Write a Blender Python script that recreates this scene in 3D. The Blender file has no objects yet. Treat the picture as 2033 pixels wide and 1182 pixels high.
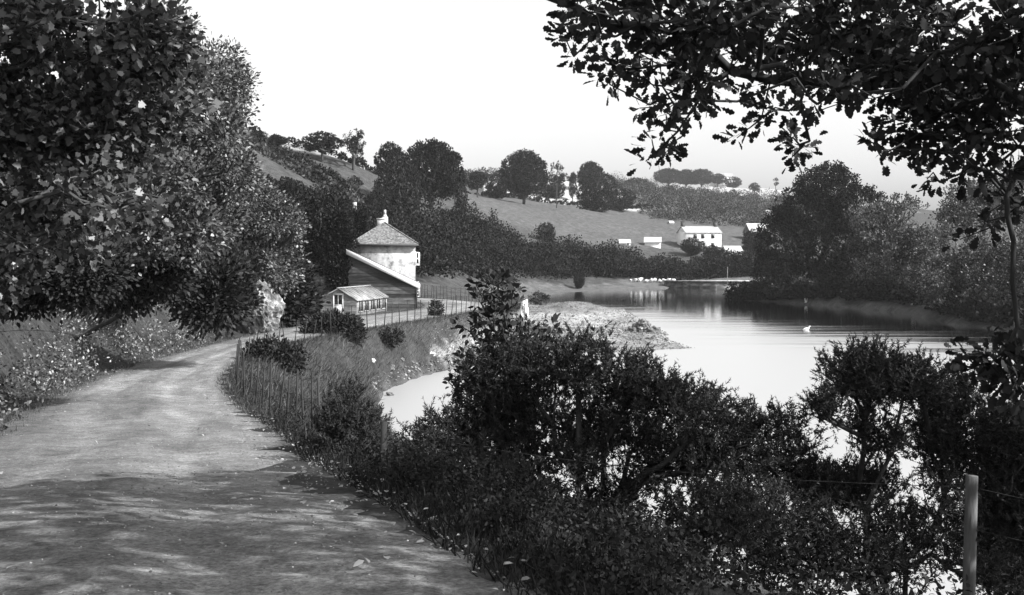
import bpy, math, random
import numpy as np
from mathutils import Vector, noise as mnoise

# ------------------------------------------------------------------ camera, sky, sun, exposure
S = bpy.context.scene
COL = S.collection
F, HX, HY, CZ = 2180.0, 1016.5, 490.0, 7.0      # focal length in photo pixels, principal column, horizon row, eye height above the water
cam_d = bpy.data.cameras.new("camera")
cam = bpy.data.objects.new("camera", cam_d); COL.objects.link(cam)
cam.location = (0, 0, CZ); cam.rotation_euler = (math.radians(90), 0, 0)
cam_d.sensor_width = 36; cam_d.lens = 36 * F / 2033.0
cam_d.shift_y = -(591.0 - HY) / 2033.0
cam_d.clip_start = 0.1; cam_d.clip_end = 6000
S.camera = cam

SUN_EL = math.radians(38)
SUN_AZ = math.atan2(0.93, -0.37)                  # from +Y (north) clockwise to the sun
wd = bpy.data.worlds.new("World"); S.world = wd; wd.use_nodes = True
nt = wd.node_tree; nt.nodes.clear()
sky = nt.nodes.new("ShaderNodeTexSky"); sky.sky_type = 'NISHITA'; sky.sun_disc = False
sky.sun_elevation = SUN_EL; sky.sun_rotation = SUN_AZ
sky.air_density = 1.0; sky.dust_density = 2.0; sky.ozone_density = 1.0
bw = nt.nodes.new("ShaderNodeSeparateColor")       # old plates saw blue light only
bg = nt.nodes.new("ShaderNodeBackground"); bg.inputs[1].default_value = 0.15
wo = nt.nodes.new("ShaderNodeOutputWorld")
nt.links.new(sky.outputs[0], bw.inputs[0]); nt.links.new(bw.outputs[2], bg.inputs[0]); nt.links.new(bg.outputs[0], wo.inputs[0])

sl = bpy.data.lights.new("sun", 'SUN'); sl.energy = 4.6; sl.angle = math.radians(0.5); sl.color = (1, 1, 1)
so = bpy.data.objects.new("sun", sl); COL.objects.link(so)
sd = Vector((0.93 * math.cos(SUN_EL), -0.37 * math.cos(SUN_EL), math.sin(SUN_EL)))
so.rotation_euler = sd.to_track_quat('Z', 'Y').to_euler(); so.location = (60, -25, 60)

S.view_settings.view_transform = 'Standard'; S.view_settings.look = 'None'
S.view_settings.exposure = 0.68; S.view_settings.gamma = 1.0
S.render.engine = 'CYCLES'
S.cycles.use_denoising = True
S.cycles.max_bounces = 6; S.cycles.diffuse_bounces = 2; S.cycles.glossy_bounces = 2
S.cycles.transmission_bounces = 3; S.cycles.volume_bounces = 0; S.cycles.transparent_max_bounces = 4
S.cycles.caustics_reflective = False; S.cycles.caustics_refractive = False

# ------------------------------------------------------------------ helpers
def W(px, py, Y):
    return np.array(((px - HX) / F * Y, Y, CZ - (py - HY) / F * Y))
def XY(px, Y): return ((px - HX) / F * Y, Y)
def rng_(s): return np.random.default_rng(s)
def unit(a): return a / np.maximum(np.linalg.norm(a, axis=-1, keepdims=True), 1e-9)

class Geo:
    """collects vertices and faces of any size, links them as one mesh object"""
    def __init__(s): s.v = []; s.n = 0; s.l = []; s.t = []
    def add(s, V, faces_idx, k):
        V = np.asarray(V, float).reshape(-1, 3); idx = np.asarray(faces_idx, int).reshape(-1)
        s.v.append(V); s.l.append(idx + s.n); s.t.append(np.full(len(idx) // k, k)); s.n += len(V)
    def poly(s, pts): s.add(pts, range(len(pts)), len(pts))
    def box(s, c, d, rz=0.0):
        c = np.array(c, float); h = np.array(d, float) / 2
        V = np.array([(x, y, z) for x in (-1, 1) for y in (-1, 1) for z in (-1, 1)]) * h
        if rz:
            ca, sa = math.cos(rz), math.sin(rz); V = np.stack([V[:, 0]*ca - V[:, 1]*sa, V[:, 0]*sa + V[:, 1]*ca, V[:, 2]], 1)
        s.add(V + c, [0,1,3,2, 4,6,7,5, 0,4,5,1, 2,3,7,6, 0,2,6,4, 1,5,7,3], 4)
    def prism(s, pts2, y0, y1):
        """polygon in x,z extruded along y"""
        n = len(pts2)
        V = [(x, y0, z) for x, z in pts2] + [(x, y1, z) for x, z in pts2]
        s.add(V, [], 1)
        b = s.n - 2 * n
        s.l.append(np.arange(n) + b); s.t.append(np.array([n]))
        s.l.append(np.arange(n)[::-1] + b + n); s.t.append(np.array([n]))
        for i in range(n):
            j = (i + 1) % n
            s.l.append(np.array([j, i, i + n, j + n]) + b); s.t.append(np.array([4]))
    def segs(s, A, B, ra, rb, k=5):
        A = np.asarray(A, float); B = np.asarray(B, float)
        if len(A) == 0: return
        ra = np.broadcast_to(np.asarray(ra, float), (len(A),)); rb = np.broadcast_to(np.asarray(rb, float), (len(A),))
        d = unit(B - A); ref = np.where(np.abs(d[:, 2:3]) > .9, np.array([[1., 0, 0]]), np.array([[0, 0, 1.]]))
        u = unit(np.cross(d, ref)); w = np.cross(d, u)
        an = np.arange(k) * 2 * math.pi / k; c = np.cos(an)[None, :, None]; sn = np.sin(an)[None, :, None]
        o = c * u[:, None] + sn * w[:, None]
        V = np.concatenate([A[:, None] + ra[:, None, None]*o, B[:, None] + rb[:, None, None]*o], 1)
        i = np.arange(k); j = (i + 1) % k
        f = np.stack([i, j, j + k, i + k], 1)
        idx = (np.arange(len(A)) * 2 * k)[:, None, None] + f[None]
        s.add(V, idx, 4)
    def tube(s, pts, r0, r1, k=6):
        pts = np.asarray(pts, float); n = len(pts); r = np.linspace(r0, r1, n)
        s.segs(pts[:-1], pts[1:], r[:-1], r[1:], k)
    def cyl(s, a, b, ra, rb, k=8):
        s.segs([a], [b], ra, rb, k)
        base = s.n - 2 * k
        s.l.append(np.arange(k)[::-1] + base); s.t.append(np.array([k])); s.l.append(np.arange(k) + base + k); s.t.append(np.array([k]))
    def leaves(s, P, D, N, size, shape):
        D = unit(D); side = unit(np.cross(N, D)); N2 = np.cross(D, side); size = np.broadcast_to(size, (len(P),))
        sh = np.asarray(shape, float); k = len(sh)
        V = P[:, None] + size[:, None, None] * (sh[None, :, 0:1]*D[:, None] + sh[None, :, 1:2]*side[:, None] + sh[None, :, 2:3]*N2[:, None])
        s.add(V, np.arange(len(P) * k), k)
    def mesh(s, name, mat, off=None, smooth=False):
        V = np.concatenate(s.v) if s.v else np.zeros((0, 3))
        if off is not None: V = V - np.asarray(off)
        L = np.concatenate([np.asarray(a).reshape(-1) for a in s.l]).astype(np.int32); T = np.concatenate(s.t).astype(np.int32)
        me = bpy.data.meshes.new(name)
        me.vertices.add(len(V)); me.vertices.foreach_set("co", V.astype(np.float32).ravel())
        me.loops.add(len(L)); me.loops.foreach_set("vertex_index", L)
        me.polygons.add(len(T)); st = np.concatenate([[0], np.cumsum(T)[:-1]]).astype(np.int32)
        me.polygons.foreach_set("loop_start", st); me.polygons.foreach_set("loop_total", T)
        if smooth: me.polygons.foreach_set("use_smooth", np.ones(len(T), bool))
        me.update(calc_edges=True); me.materials.append(mat)
        return me
    def build(s, name, mat, parent=None, off=None, smooth=False):
        o = bpy.data.objects.new(name, s.mesh(name, mat, off, smooth)); COL.objects.link(o)
        if parent is not None: o.parent = parent
        return o

def tag(o, label=None, cat=None, group=None, kind=None):
    if label: o["label"] = label
    if cat: o["category"] = cat
    if group: o["group"] = group
    if kind: o["kind"] = kind
    return o
def empty(name, loc, label, cat, group=None, rz=0.0):
    o = bpy.data.objects.new(name, None); COL.objects.link(o); o.location = tuple(float(c) for c in loc); o.rotation_euler = (0, 0, rz)
    o.empty_display_size = .2
    return tag(o, label, cat, group)

# ------------------------------------------------------------------ materials (all neutral greys: the photograph is black and white)
def g3(v): return (v, v, v, 1)
def mat_new(name):
    m = bpy.data.materials.new(name); m.use_nodes = True; t = m.node_tree; t.nodes.clear()
    out = t.nodes.new("ShaderNodeOutputMaterial"); return m, t, out
def ramp(t, src, stops):
    r = t.nodes.new("ShaderNodeValToRGB"); t.links.new(src, r.inputs[0])
    e = r.color_ramp.elements
    while len(e) < len(stops): e.new(.5)
    for el, (p, v) in zip(e, stops): el.position = p; el.color = g3(v)
    return r.outputs[0]
def noise_tex(t, scale, detail=5, rough=.6, vec=None, dist=0.0):
    n = t.nodes.new("ShaderNodeTexNoise"); n.inputs['Scale'].default_value = scale; n.inputs['Detail'].default_value = detail
    n.inputs['Roughness'].default_value = rough; n.inputs['Distortion'].default_value = dist
    if vec is not None: t.links.new(vec, n.inputs['Vector'])
    return n.outputs['Fac']
def coords(t, kind='Object', scale=None):
    c = t.nodes.new("ShaderNodeTexCoord"); o = c.outputs[kind]
    if scale is not None:
        mp = t.nodes.new("ShaderNodeMapping"); mp.inputs['Scale'].default_value = scale; t.links.new(o, mp.inputs['Vector']); o = mp.outputs[0]
    return o
def bump(t, h, strength, dist):
    b = t.nodes.new("ShaderNodeBump"); b.inputs['Strength'].default_value = strength; b.inputs['Distance'].default_value = dist
    t.links.new(h, b.inputs['Height']); return b.outputs[0]
def mix(t, a, b, fac, mode='MIX'):
    m = t.nodes.new("ShaderNodeMix"); m.data_type = 'RGBA'; m.blend_type = mode
    for sock, val in ((m.inputs[0], fac), (m.inputs[6], a), (m.inputs[7], b)):
        if hasattr(val, 'is_linked') or isinstance(val, bpy.types.NodeSocket): t.links.new(val, sock)
        else: sock.default_value = val if not isinstance(val, tuple) else val
    return m.outputs[2]
def leaf_mat(name, lo, hi, gloss=.5, rough=.45, trans=.3):
    m, t, out = mat_new(name)
    ge = t.nodes.new("ShaderNodeNewGeometry")
    c = ramp(t, ge.outputs['Random Per Island'], [(0, lo), (.65, lo + (hi - lo)*.2), (1, hi)])  # tone random per leaf, skewed so a few bright ones imitate sun sparkle
    p = t.nodes.new("ShaderNodeBsdfPrincipled"); p.inputs['Roughness'].default_value = rough
    p.inputs['Specular IOR Level'].default_value = gloss
    t.links.new(c, p.inputs['Base Color'])
    tr = t.nodes.new("ShaderNodeBsdfTranslucent"); t.links.new(c, tr.inputs[0])
    mx = t.nodes.new("ShaderNodeMixShader"); mx.inputs[0].default_value = trans
    t.links.new(p.outputs[0], mx.inputs[1]); t.links.new(tr.outputs[0], mx.inputs[2]); t.links.new(mx.outputs[0], out.inputs[0])
    return m
def rough_mat(name, stops, scale=3.0, bstr=.4, bdist=.02, rough=.85, spec=.3, sc=None, detail=6, bscale=None):
    m, t, out = mat_new(name)
    co = coords(t, 'Object', sc)
    n = noise_tex(t, scale, detail, .65, co)
    p = t.nodes.new("ShaderNodeBsdfPrincipled"); p.inputs['Roughness'].default_value = rough; p.inputs['Specular IOR Level'].default_value = spec
    t.links.new(ramp(t, n, stops), p.inputs['Base Color'])
    h = n if bscale is None else noise_tex(t, bscale, 6, .7, co)
    if bstr: t.links.new(bump(t, h, bstr, bdist), p.inputs['Normal'])
    t.links.new(p.outputs[0], out.inputs[0]); return m

M = {}
M['oak_leaf'] = leaf_mat("oak_leaf", .035, .08, .06, .7, .1)
M['gorse'] = leaf_mat("gorse_spines", .035, .09, .1, .7, .1)
M['broad'] = leaf_mat("broad_leaf", .02, .22, .5, .4, .12)
M['mid'] = leaf_mat("hedge_leaf", .02, .24, .5, .4, .12)
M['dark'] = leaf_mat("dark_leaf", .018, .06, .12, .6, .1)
M['gloom'] = leaf_mat("shade_toned_leaf", .02, .055, .1, .6, .08)  # leaf tone darkened, shade under the oak put into the colour
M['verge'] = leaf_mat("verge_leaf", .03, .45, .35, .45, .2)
M['far'] = leaf_mat("far_leaf", .012, .05, .06, .7, .06)
M['willow'] = leaf_mat("willow_leaf", .03, .36, .2, .5, .15)
M['scrub'] = leaf_mat("scrub_leaf", .04, .12, .1, .6, .1)
M['grass'] = leaf_mat("grass_blade", .05, .17, .3, .5, .2)
M['litter'] = leaf_mat("fallen_leaf", .2, .55, .3, .5, .15)
M['bark'] = rough_mat("bark", [(.3, .03), (.7, .09)], 12, .6, .02, sc=(1, 1, .25))
M['stake'] = rough_mat("stake_wood", [(.3, .018), (.7, .05)], 14, .3, .01, sc=(1, 1, .2))
M['post'] = rough_mat("weathered_post", [(.3, .06), (.7, .15)], 14, .5, .01, sc=(1, 1, .15))
M['wire'] = rough_mat("rusty_wire", [(.3, .015), (.7, .04)], 20, 0)
M['lime'] = rough_mat("limewash", [(.36, .12), (.47, .34), (.6, .5)], 1.3, .25, .02, .9, .2)
M['white'] = rough_mat("white_paint", [(.3, .74), (.6, .86)], 4, .1, .004, .6, .3)
M['render'] = rough_mat("whitewashed_render", [(.3, .72), (.6, .85)], 1.5, .1, .01, .8, .2)
M['slate'] = rough_mat("mossy_slate", [(.36, .06), (.5, .15), (.66, .32)], 5.5, .8, .04, .75, .4, detail=8)
M['pale_slate'] = rough_mat("pale_slate", [(.3, .3), (.7, .42)], 2, .3, .03, .6, .4)
M['tin'] = rough_mat("pale_sheet_roof", [(.3, .42), (.7, .6)], 1.5, .15, .01, .6, .3)
M['tar'] = rough_mat("tarred_board", [(.3, .014), (.62, .03), (.8, .08)], 3.5, .5, .015, .85, .12, sc=(.5, .5, 4))
M['board'] = rough_mat("weathered_board", [(.32, .18), (.55, .42), (.7, .6)], 3.0, .5, .015, .85, .2, sc=(.6, .6, 5))
M['roofglass'] = rough_mat("limewashed_roof_sheet", [(.35, .09), (.5, .26), (.66, .52)], 2.4, .3, .015, .5, .5, sc=(.45, 3.5, .6))
M['rock'] = rough_mat("pale_rock", [(.36, .05), (.5, .2), (.64, .5)], 1.6, 1, .25, .9, .2, detail=9)
M['whiterock'] = rough_mat("white_rock", [(.3, .6), (.7, .8)], 2, .4, .05, .9, .2)
M['darkstone'] = rough_mat("dark_stone", [(.3, .06), (.7, .22)], 3, .8, .05, .7, .4)
M['masonry'] = rough_mat("quay_masonry", [(.36, .03), (.5, .1), (.64, .24)], 1.6, .8, .08, .9, .2, sc=(.6, 1, 1.2))
M['feather'] = rough_mat("white_feather", [(.3, .75), (.7, .85)], 5, 0)
def flat(name, v, rough=.5):
    m, t, out = mat_new(name); p = t.nodes.new("ShaderNodeBsdfPrincipled")
    n = noise_tex(t, 6, 3, .5, coords(t)); t.links.new(ramp(t, n, [(.3, v * .85), (.7, v * 1.15)]), p.inputs['Base Color'])
    p.inputs['Roughness'].default_value = rough; t.links.new(p.outputs[0], out.inputs[0]); return m
def plank_mat(name, lo, hi):
    m, t, out = mat_new(name); ge = t.nodes.new("ShaderNodeNewGeometry"); n = noise_tex(t, 3, 6, .7, coords(t, 'Object', (.7, .7, 3)))
    c = mix(t, ramp(t, ge.outputs['Random Per Island'], [(0, lo), (1, hi)]), ramp(t, n, [(.3, .45), (.65, 1.5)]), 1.0, 'MULTIPLY')
    p = t.nodes.new("ShaderNodeBsdfPrincipled"); p.inputs['Roughness'].default_value = .85; p.inputs['Specular IOR Level'].default_value = .12
    t.links.new(c, p.inputs['Base Color']); t.links.new(p.outputs[0], out.inputs[0]); return m
M['tar'] = plank_mat("tarred_plank", .01, .12); M['plank'] = plank_mat("weathered_plank", .2, .5)  # tone steps between boards stand in for their lit edges
M['pane'] = flat("dark_window_glass", .02, .08)
M['brick'] = flat("chimney_stone", .55, .9)
M['sooty'] = flat("sooty_chimney", .08, .9)
M['hull'] = flat("boat_paint", .45, .5)
M['mast'] = flat("varnished_spar", .3, .4)

# ------------------------------------------------------------------ the lie of the land
ROAD = [  # left edge, right edge, drop below the eye
 ((3.9, -20), (8.6, -20), 1.3), ((-2.6, 0), (2.1, 0), 1.5), ((-4.3, 5), (.12, 5), 1.65), ((-5.3, 8), (-.9, 8), 1.9), ((-6.5, 12), (-2.15, 12), 2.4),
 ((-8.3, 18), (-3.9, 18), 3.0), ((-10.6, 25), (-6.4, 25), 3.5), ((-11.5, 30), (-8.0, 30), 3.65), ((-12.1, 36.5), (-9.2, 36.5), 3.8),
 ((-12.2, 43), (-9.6, 43), 3.93), ((-12.1, 51), (-9.1, 50), 4.1), ((-11.6, 61), (-7.5, 59), 4.3), ((-10.2, 70), (-5.6, 68), 4.47),
 ((-7.9, 80), (-3.6, 78), 4.7), ((-7.1, 88), (-2.2, 87), 4.85), ((-7.6, 95), (-2.4, 95), 4.88), ((-9.3, 98.5), (-6, 102), 4.9),
 ((-13, 101), (-11, 106.5), 4.9), ((-22, 104), (-20, 110), 4.7), ((-34, 108), (-33, 113), 3.8)]
def catmull(P, n):
    P = np.asarray(P, float); out = []
    for i in range(len(P) - 1):
        p0, p1, p2, p3 = P[max(i-1, 0)], P[i], P[i+1], P[min(i+2, len(P)-1)]
        for k in range(n):
            t = k / n
            out.append(.5*((2*p1) + (-p0+p2)*t + (2*p0-5*p1+4*p2-p3)*t*t + (-p0+3*p1-3*p2+p3)*t**3))
    out.append(P[-1]); return np.array(out)
RL = catmull([(*a, CZ - h) for a, b, h in ROAD], 14)
RR = catmull([(*b, CZ - h) for a, b, h in ROAD], 14)

SHORE = np.array([(140,-60),(60,0),(25,12),(12,17),(6,22),(1,27),(-3.5,35.5),(-5.4,43.6),(-6.4,52.8),(-5.1,58.8),(-2.8,64.5),(-.8,69.5),(5.8,72.5),(9.5,74),(12.6,75.5),
 (10.8,80),(12.3,87),(11.8,97),(10.5,110),(7,118),(2,125),(0,135),(.5,150),(3,160),(8,168),(25.6,182),(26,188),(50,188),(55,175),(50,165),(40,152),(30,146),(27.7,143.5),(33,139),
 (37.6,129),(41.5,115.6),(40.5,105),(39.7,98),(42,90),(52,75),(90,50),(140,30)], float)
def inside(x, y, poly):
    r = np.zeros(x.shape, bool); n = len(poly)
    for i in range(n):
        x1, y1 = poly[i]; x2, y2 = poly[(i+1) % n]
        c = ((y1 > y) != (y2 > y)) & (x < (x2-x1)*(y-y1)/((y2-y1) if y2 != y1 else 1e-9) + x1)
        r ^= c
    return r
def polydist(x, y, poly, closed=True):
    d = np.full(x.shape, 1e9); n = len(poly)
    for i in range(n if closed else n-1):
        a = poly[i]; b = poly[(i+1) % n]; ab = b - a
        t = np.clip(((x-a[0])*ab[0] + (y-a[1])*ab[1]) / (ab@ab + 1e-9), 0, 1)
        d = np.minimum(d, np.hypot(x-a[0]-t*ab[0], y-a[1]-t*ab[1]))
    return d

CP = []
def cp(*a): CP.extend(a)
for (a, b, h) in ROAD[1:]:
    cp((*a, CZ-h), (*b, CZ-h))
# bank to the left of the road
cp((-7,5,6.2),(-10,5,8.5),(-18,6,13),(-40,8,20),(-9.5,17,5.3),(-9.0,13.5,5.9),(-11.6,22,5.4),(-12.6,27,4.9),(-13,18,8.4),(-20,20,13),(-12.8,30,4.4),(-16,30,7.2),(-24,32,13),(-45,32,22),
   (-13.8,45,3.6),(-17,45,7),(-25,45,12),(-45,48,22),(-13.4,60,3),(-17,60,6),(-26,62,11),(-16,80,2.6),(-16.5,86,2.8),(-20,85,5),(-30,85,11),(-45,90,18),
   (-13,88,2.2),(-12,95,2.2),(-20,112,5),(-28,115,10),(-40,122,16),(-10,128,4),(-20,132,11),(-5,20,0+3.6),(-80,40,30),(-90,120,30),(-20,-20,13),(-6,-20,7.5),(-60,-20,22))
# bank to the right, down to the water
cp((1.2,8,4.2),(2,6,4.65),(4,6,4.2),(4,9.6,3.4),(1,11,3.4),(8,8,2.4),(3.6,15,2.3),(0,16,3.0),(-1,20,2.3),(-3,25,2.2),(0,25,.7),(-6,35,1.7),(-7.3,45,1.7),(14,8,1.2),(3,2,4.9),(8,0,4.0),(14,-8,4.5),(20,0,2.2),(25,-20,6),
   (-7.4,53,1.3),(-5.2,61,1.2),(-3.6,66,.9),(-3,72,.45),(-1.2,78,.7),(1,86,.55),(0.2,94,.9),(4,78,.35),(8,76,.2),(7,84,.4),(3,101,1.35),(5.2,101,1.95),(7.5,99.5,1.2),(9.5,97.5,.5),(6,108,1.0),(3,112,1.0),(-3,115,1.7),(-4,135,1.5))
# far shore and hillside
cp((-2,150,1.4),(2,172,1.0),(15,184,.7),(20,190,1.0),(35,192,1.2),(52,192,1.4),(-6,165,2.4),(-16.5,130,8.5),(-19.6,135,11.5),(-28.7,150,17),(-39,160,23),(-34.5,165,20.8),
   (-28.6,170,19.4),(-23.5,185,19.4),(-15,175,13.2),(-60,170,29),(-5,195,6.5),(9,215,6),(8.8,232,10),(30,225,4.5),(40,242,6.8),(55,235,6),(-14,260,19.6),(-20,300,22.4),(34,320,16.8),(57,275,10.6),
   (60,225,4.5),(20,280,15.5),(-4,358,28.5),(25,366,27.5),(45,378,24.5),(-40,300,27),(-60,360,32),(20,480,36),(60,500,33),(110,480,29),(75,380,20),(100,330,14),(70,620,40.5),(130,740,46.5),(200,700,41),(180,520,25),(240,600,22),(0,620,44),(-60,620,42),
   (120,250,8),(200,300,12),(130,860,46),(300,800,24),(-100,800,38),(70,1100,20),(400,1200,10),(-300,1200,20),(-300,400,34),(-200,150,34),(400,500,14))
cp((35,135,.6),(45,120,1.2),(46,100,1.0),(60,130,2.5),(70,100,2.5),(90,80,2),(55,160,1.5),(80,180,4),(140,100,5),(140,180,8),(300,100,10))
CP = np.array(CP, float)
def tps_fit(P, lam=2e-3):
    s = 100.0; A = P[:, :2] / s; n = len(A)
    r = np.linalg.norm(A[:, None] - A[None], axis=2); K = np.where(r > 0, r*r*np.log(r + 1e-12), 0) + lam*np.eye(n)*.01
    Q = np.hstack([np.ones((n, 1)), A]); Mx = np.block([[K, Q], [Q.T, np.zeros((3, 3))]])
    w = np.linalg.solve(Mx, np.concatenate([P[:, 2], np.zeros(3)])); return A, w, s
TP = tps_fit(CP)
MID = (RL[:, :2] + RR[:, :2]) / 2; HALF = np.linalg.norm(RL[:, :2] - RR[:, :2], axis=1) / 2
def height(x, y):
    x = np.asarray(x, float); y = np.asarray(y, float); sh = x.shape; x = x.ravel(); y = y.ravel()
    A, w, s = TP; z = np.full(x.shape, w[-3]) + w[-2]*x/s + w[-1]*y/s
    for i in range(len(A)):
        r2 = (x/s - A[i, 0])**2 + (y/s - A[i, 1])**2
        z += w[i] * .5 * r2 * np.log(r2 + 1e-12)
    # gentle lumps
    z += .12*np.sin(x*1.3 + 2*np.sin(y*.7))*np.sin(y*1.1 + 1.3*np.sin(x*.9))
    far = np.clip((y - 120)/100, 0, 1); z += far*.5*np.sin(x*.23 + np.sin(y*.11)*2)*np.sin(y*.19)
    # the road bed
    best = np.full(x.shape, 1e9); zi = np.zeros_like(x)
    for i in range(0, len(MID), 2):
        d = np.hypot(x - MID[i, 0], y - MID[i, 1]) - HALF[i]
        m = d < best; best[m] = d[m]; zi[m] = RL[i, 2]
    k = np.clip((best - .5) / 1.8, 0, 1); k = k*k*(3 - 2*k)
    z = (zi - .07)*(1-k) + z*k
    ins = inside(x, y, SHORE); d = polydist(x, y, SHORE)
    z = np.where(ins, -.1 - np.minimum(d*.25, 1.5), np.clip(z, .03 + .025*np.minimum(d, 12), .05 + 2.1*d))
    return z.reshape(sh)
def H(x, y): return float(height(np.array([x]), np.array([y]))[0])

def axis(segments):
    out = []
    for a, b, st in segments: out += list(np.arange(a, b, st))
    out.append(segments[-1][1]); return np.array(out)
gx = axis([(-420,-120,30),(-120,-48,6),(-48,-18,1.5),(-18,16,.55),(16,60,1.6),(60,220,5),(220,700,40)])
gy = axis([(-60,-20,8),(-20,0,1.5),(0,60,.6),(60,112,.9),(112,200,2),(200,420,4),(420,800,14),(800,1600,80)])
GX, GY = np.meshgrid(gx, gy); GZ = height(GX, GY)
# tone of the ground cover: 0 dark turf .. 1 pale stubble / shingle
tone = np.full(GX.shape, .075)
def wpoly(l): return np.array([XY(px, Y) for px, Y in l])
FIELDS = [  # ground cover boundaries as (column, distance)
 ([(870,270),(960,232),(1100,228),(1340,238),(1500,240),(1500,300),(1290,330),(1000,310),(870,300)], .105),
 ([(960,322),(1180,318),(1300,332),(1300,380),(1160,398),(960,380)], .45),
 ([(1300,640),(1440,560),(1600,540),(1600,780),(1300,800)], .40),
 ([(1230,470),(1400,455),(1590,455),(1590,490),(1400,500),(1230,500)], .36),
 ([(480,176),(600,176),(750,186),(750,215),(600,215),(480,215)], .40),
 ([(480,140),(560,140),(740,132),(752,150),(640,158),(480,150)], .11),
 ([(1250,333),(1600,330),(1600,440),(1250,450)], .12)]
for l, v in FIELDS: tone[inside(GX, GY, wpoly(l))] = v
dsh = polydist(GX, GY, SHORE); insw = inside(GX, GY, SHORE)
flatm = (GY > 62) & (GY < 124) & (GX > -5.0) & (GX < 20) & (GZ < 1.15) ; tone[flatm] = .33
tone[(GY > 62) & (GY < 124) & (GX > 1) & (GX < 14) & (GZ >= 1.1)] = .2
tone[(dsh < 3) & (GZ < .6) & (GY > 60)] = .26
tone[(GX < -3) & (GY < 62)] = .06
tone[(GY > 125) & (GY < 200) & (dsh < 8) & (GZ < 1.6)] = .13
tone[(GX > 24) & (dsh < 6) & (GY < 160)] = .07
tone[insw] = .12
g = Geo(); ny, nx = GX.shape
idx = (np.arange(ny-1)[:, None]*nx + np.arange(nx-1)[None])[..., None] + np.array([0, 1, nx+1, nx])
g.add(np.stack([GX, GY, GZ], 2), idx, 4)
m, t, out = mat_new("turf_and_soil")
at = t.nodes.new("ShaderNodeAttribute"); at.attribute_name = "cover"
co = coords(t)
n1 = noise_tex(t, .9, 8, .7, co); n2 = noise_tex(t, 9, 6, .75, co)
c = mix(t, at.outputs['Color'], ramp(t, n1, [(.3, .45), (.7, 1.5)]), 1.0, 'MULTIPLY')
c = mix(t, c, ramp(t, n2, [(.3, .5), (.7, 1.5)]), 1.0, 'MULTIPLY')
p = t.nodes.new("ShaderNodeBsdfPrincipled"); p.inputs['Roughness'].default_value = .95; p.inputs['Specular IOR Level'].default_value = .1
t.links.new(c, p.inputs['Base Color']); t.links.new(bump(t, n2, .9, .12), p.inputs['Normal']); t.links.new(p.outputs[0], out.inputs[0])
M['turf'] = m
ground = g.build("ground", m, smooth=True); tag(ground, kind="structure")
ca = ground.data.attributes.new("cover", 'FLOAT_COLOR', 'POINT')
ca.data.foreach_set("color", np.stack([tone, tone, tone, np.ones_like(tone)], 2).astype(np.float32).ravel())

# road: one sheet, 9 across, with a slight camber
m, t, out = mat_new("rolled_earth_road")
uvn = t.nodes.new("ShaderNodeUVMap"); uvn.uv_map = "along"
mp = t.nodes.new("ShaderNodeMapping"); mp.inputs['Scale'].default_value = (6.0, .22, 1); t.links.new(uvn.outputs[0], mp.inputs['Vector'])
co = coords(t)
nA = noise_tex(t, 1.0, 6, .6, mp.outputs[0], .6); nB = noise_tex(t, .55, 5, .6, co); nC = noise_tex(t, 26, 6, .8, co); nD = noise_tex(t, 3.5, 6, .65, co)
sx = t.nodes.new("ShaderNodeSeparateXYZ"); t.links.new(uvn.outputs[0], sx.inputs[0])
edge = ramp(t, sx.outputs[0], [(0, .45), (.12, .7), (.27, 1.0), (.36, .9), (.5, .72), (.66, 1.15), (.8, 1.0), (.93, 1.05), (1, .6)])
c = ramp(t, nA, [(.3, .15), (.5, .23), (.7, .32)])
c = mix(t, c, ramp(t, nB, [(.3, .7), (.7, 1.3)]), 1.0, 'MULTIPLY')
c = mix(t, c, ramp(t, nC, [(.32, .35), (.5, 1.0), (.66, 1.7)]), 1.0, 'MULTIPLY')
c = mix(t, c, ramp(t, nD, [(.3, .65), (.6, 1.15)]), 1.0, 'MULTIPLY')
c = mix(t, c, edge, 1.0, 'MULTIPLY')
p = t.nodes.new("ShaderNodeBsdfPrincipled"); p.inputs['Roughness'].default_value = .9; p.inputs['Specular IOR Level'].default_value = .2
t.links.new(c, p.inputs['Base Color'])
h = mix(t, nC, nA, .12); t.links.new(bump(t, h, .8, .05), p.inputs['Normal']); t.links.new(p.outputs[0], out.inputs[0])
NA = 21; u = np.linspace(-.03, 1.03, NA); r = rng_(5)
RLf = catmull(RL[::2], 3); RRf = catmull(RR[::2], 3)
V = RLf[:, None]*(1-u)[None, :, None] + RRf[:, None]*u[None, :, None]
V[:, :, 2] += .06*(1 - (2*u-1)**2)[None] - .035*np.exp(-((u-.3)/.07)**2)[None] - .035*np.exp(-((u-.68)/.07)**2)[None] - .02
V[:, :, 2] += r.normal(0, .006, V.shape[:2])
wob = np.cumsum(r.normal(0, .05, len(V))); wob = np.convolve(wob, np.ones(7)/7, 'same'); V[:, 0, 0] += .12*np.sin(np.arange(len(V))*.9); V[:, -1, 0] += .12*np.sin(np.arange(len(V))*1.3)
g = Geo(); n0, n1_ = V.shape[:2]
idx = (np.arange(n0-1)[:, None]*n1_ + np.arange(n1_-1)[None])[..., None] + np.array([0, 1, n1_+1, n1_])
g.add(V, idx, 4); road = g.build("road", m, smooth=True); tag(road, kind="structure")
uvl = road.data.uv_layers.new(name="along"); al = np.concatenate([[0], np.cumsum(np.linalg.norm(np.diff(V[:, n1_//2], axis=0), axis=1))])
UV = np.stack([np.broadcast_to(u[None], (n0, n1_)), np.broadcast_to(al[:, None], (n0, n1_))], 2).reshape(-1, 2)
li = np.zeros(len(road.data.loops), np.int32); road.data.loops.foreach_get("vertex_index", li)
uvl.data.foreach_set("uv", UV[li].astype(np.float32).ravel())

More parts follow.
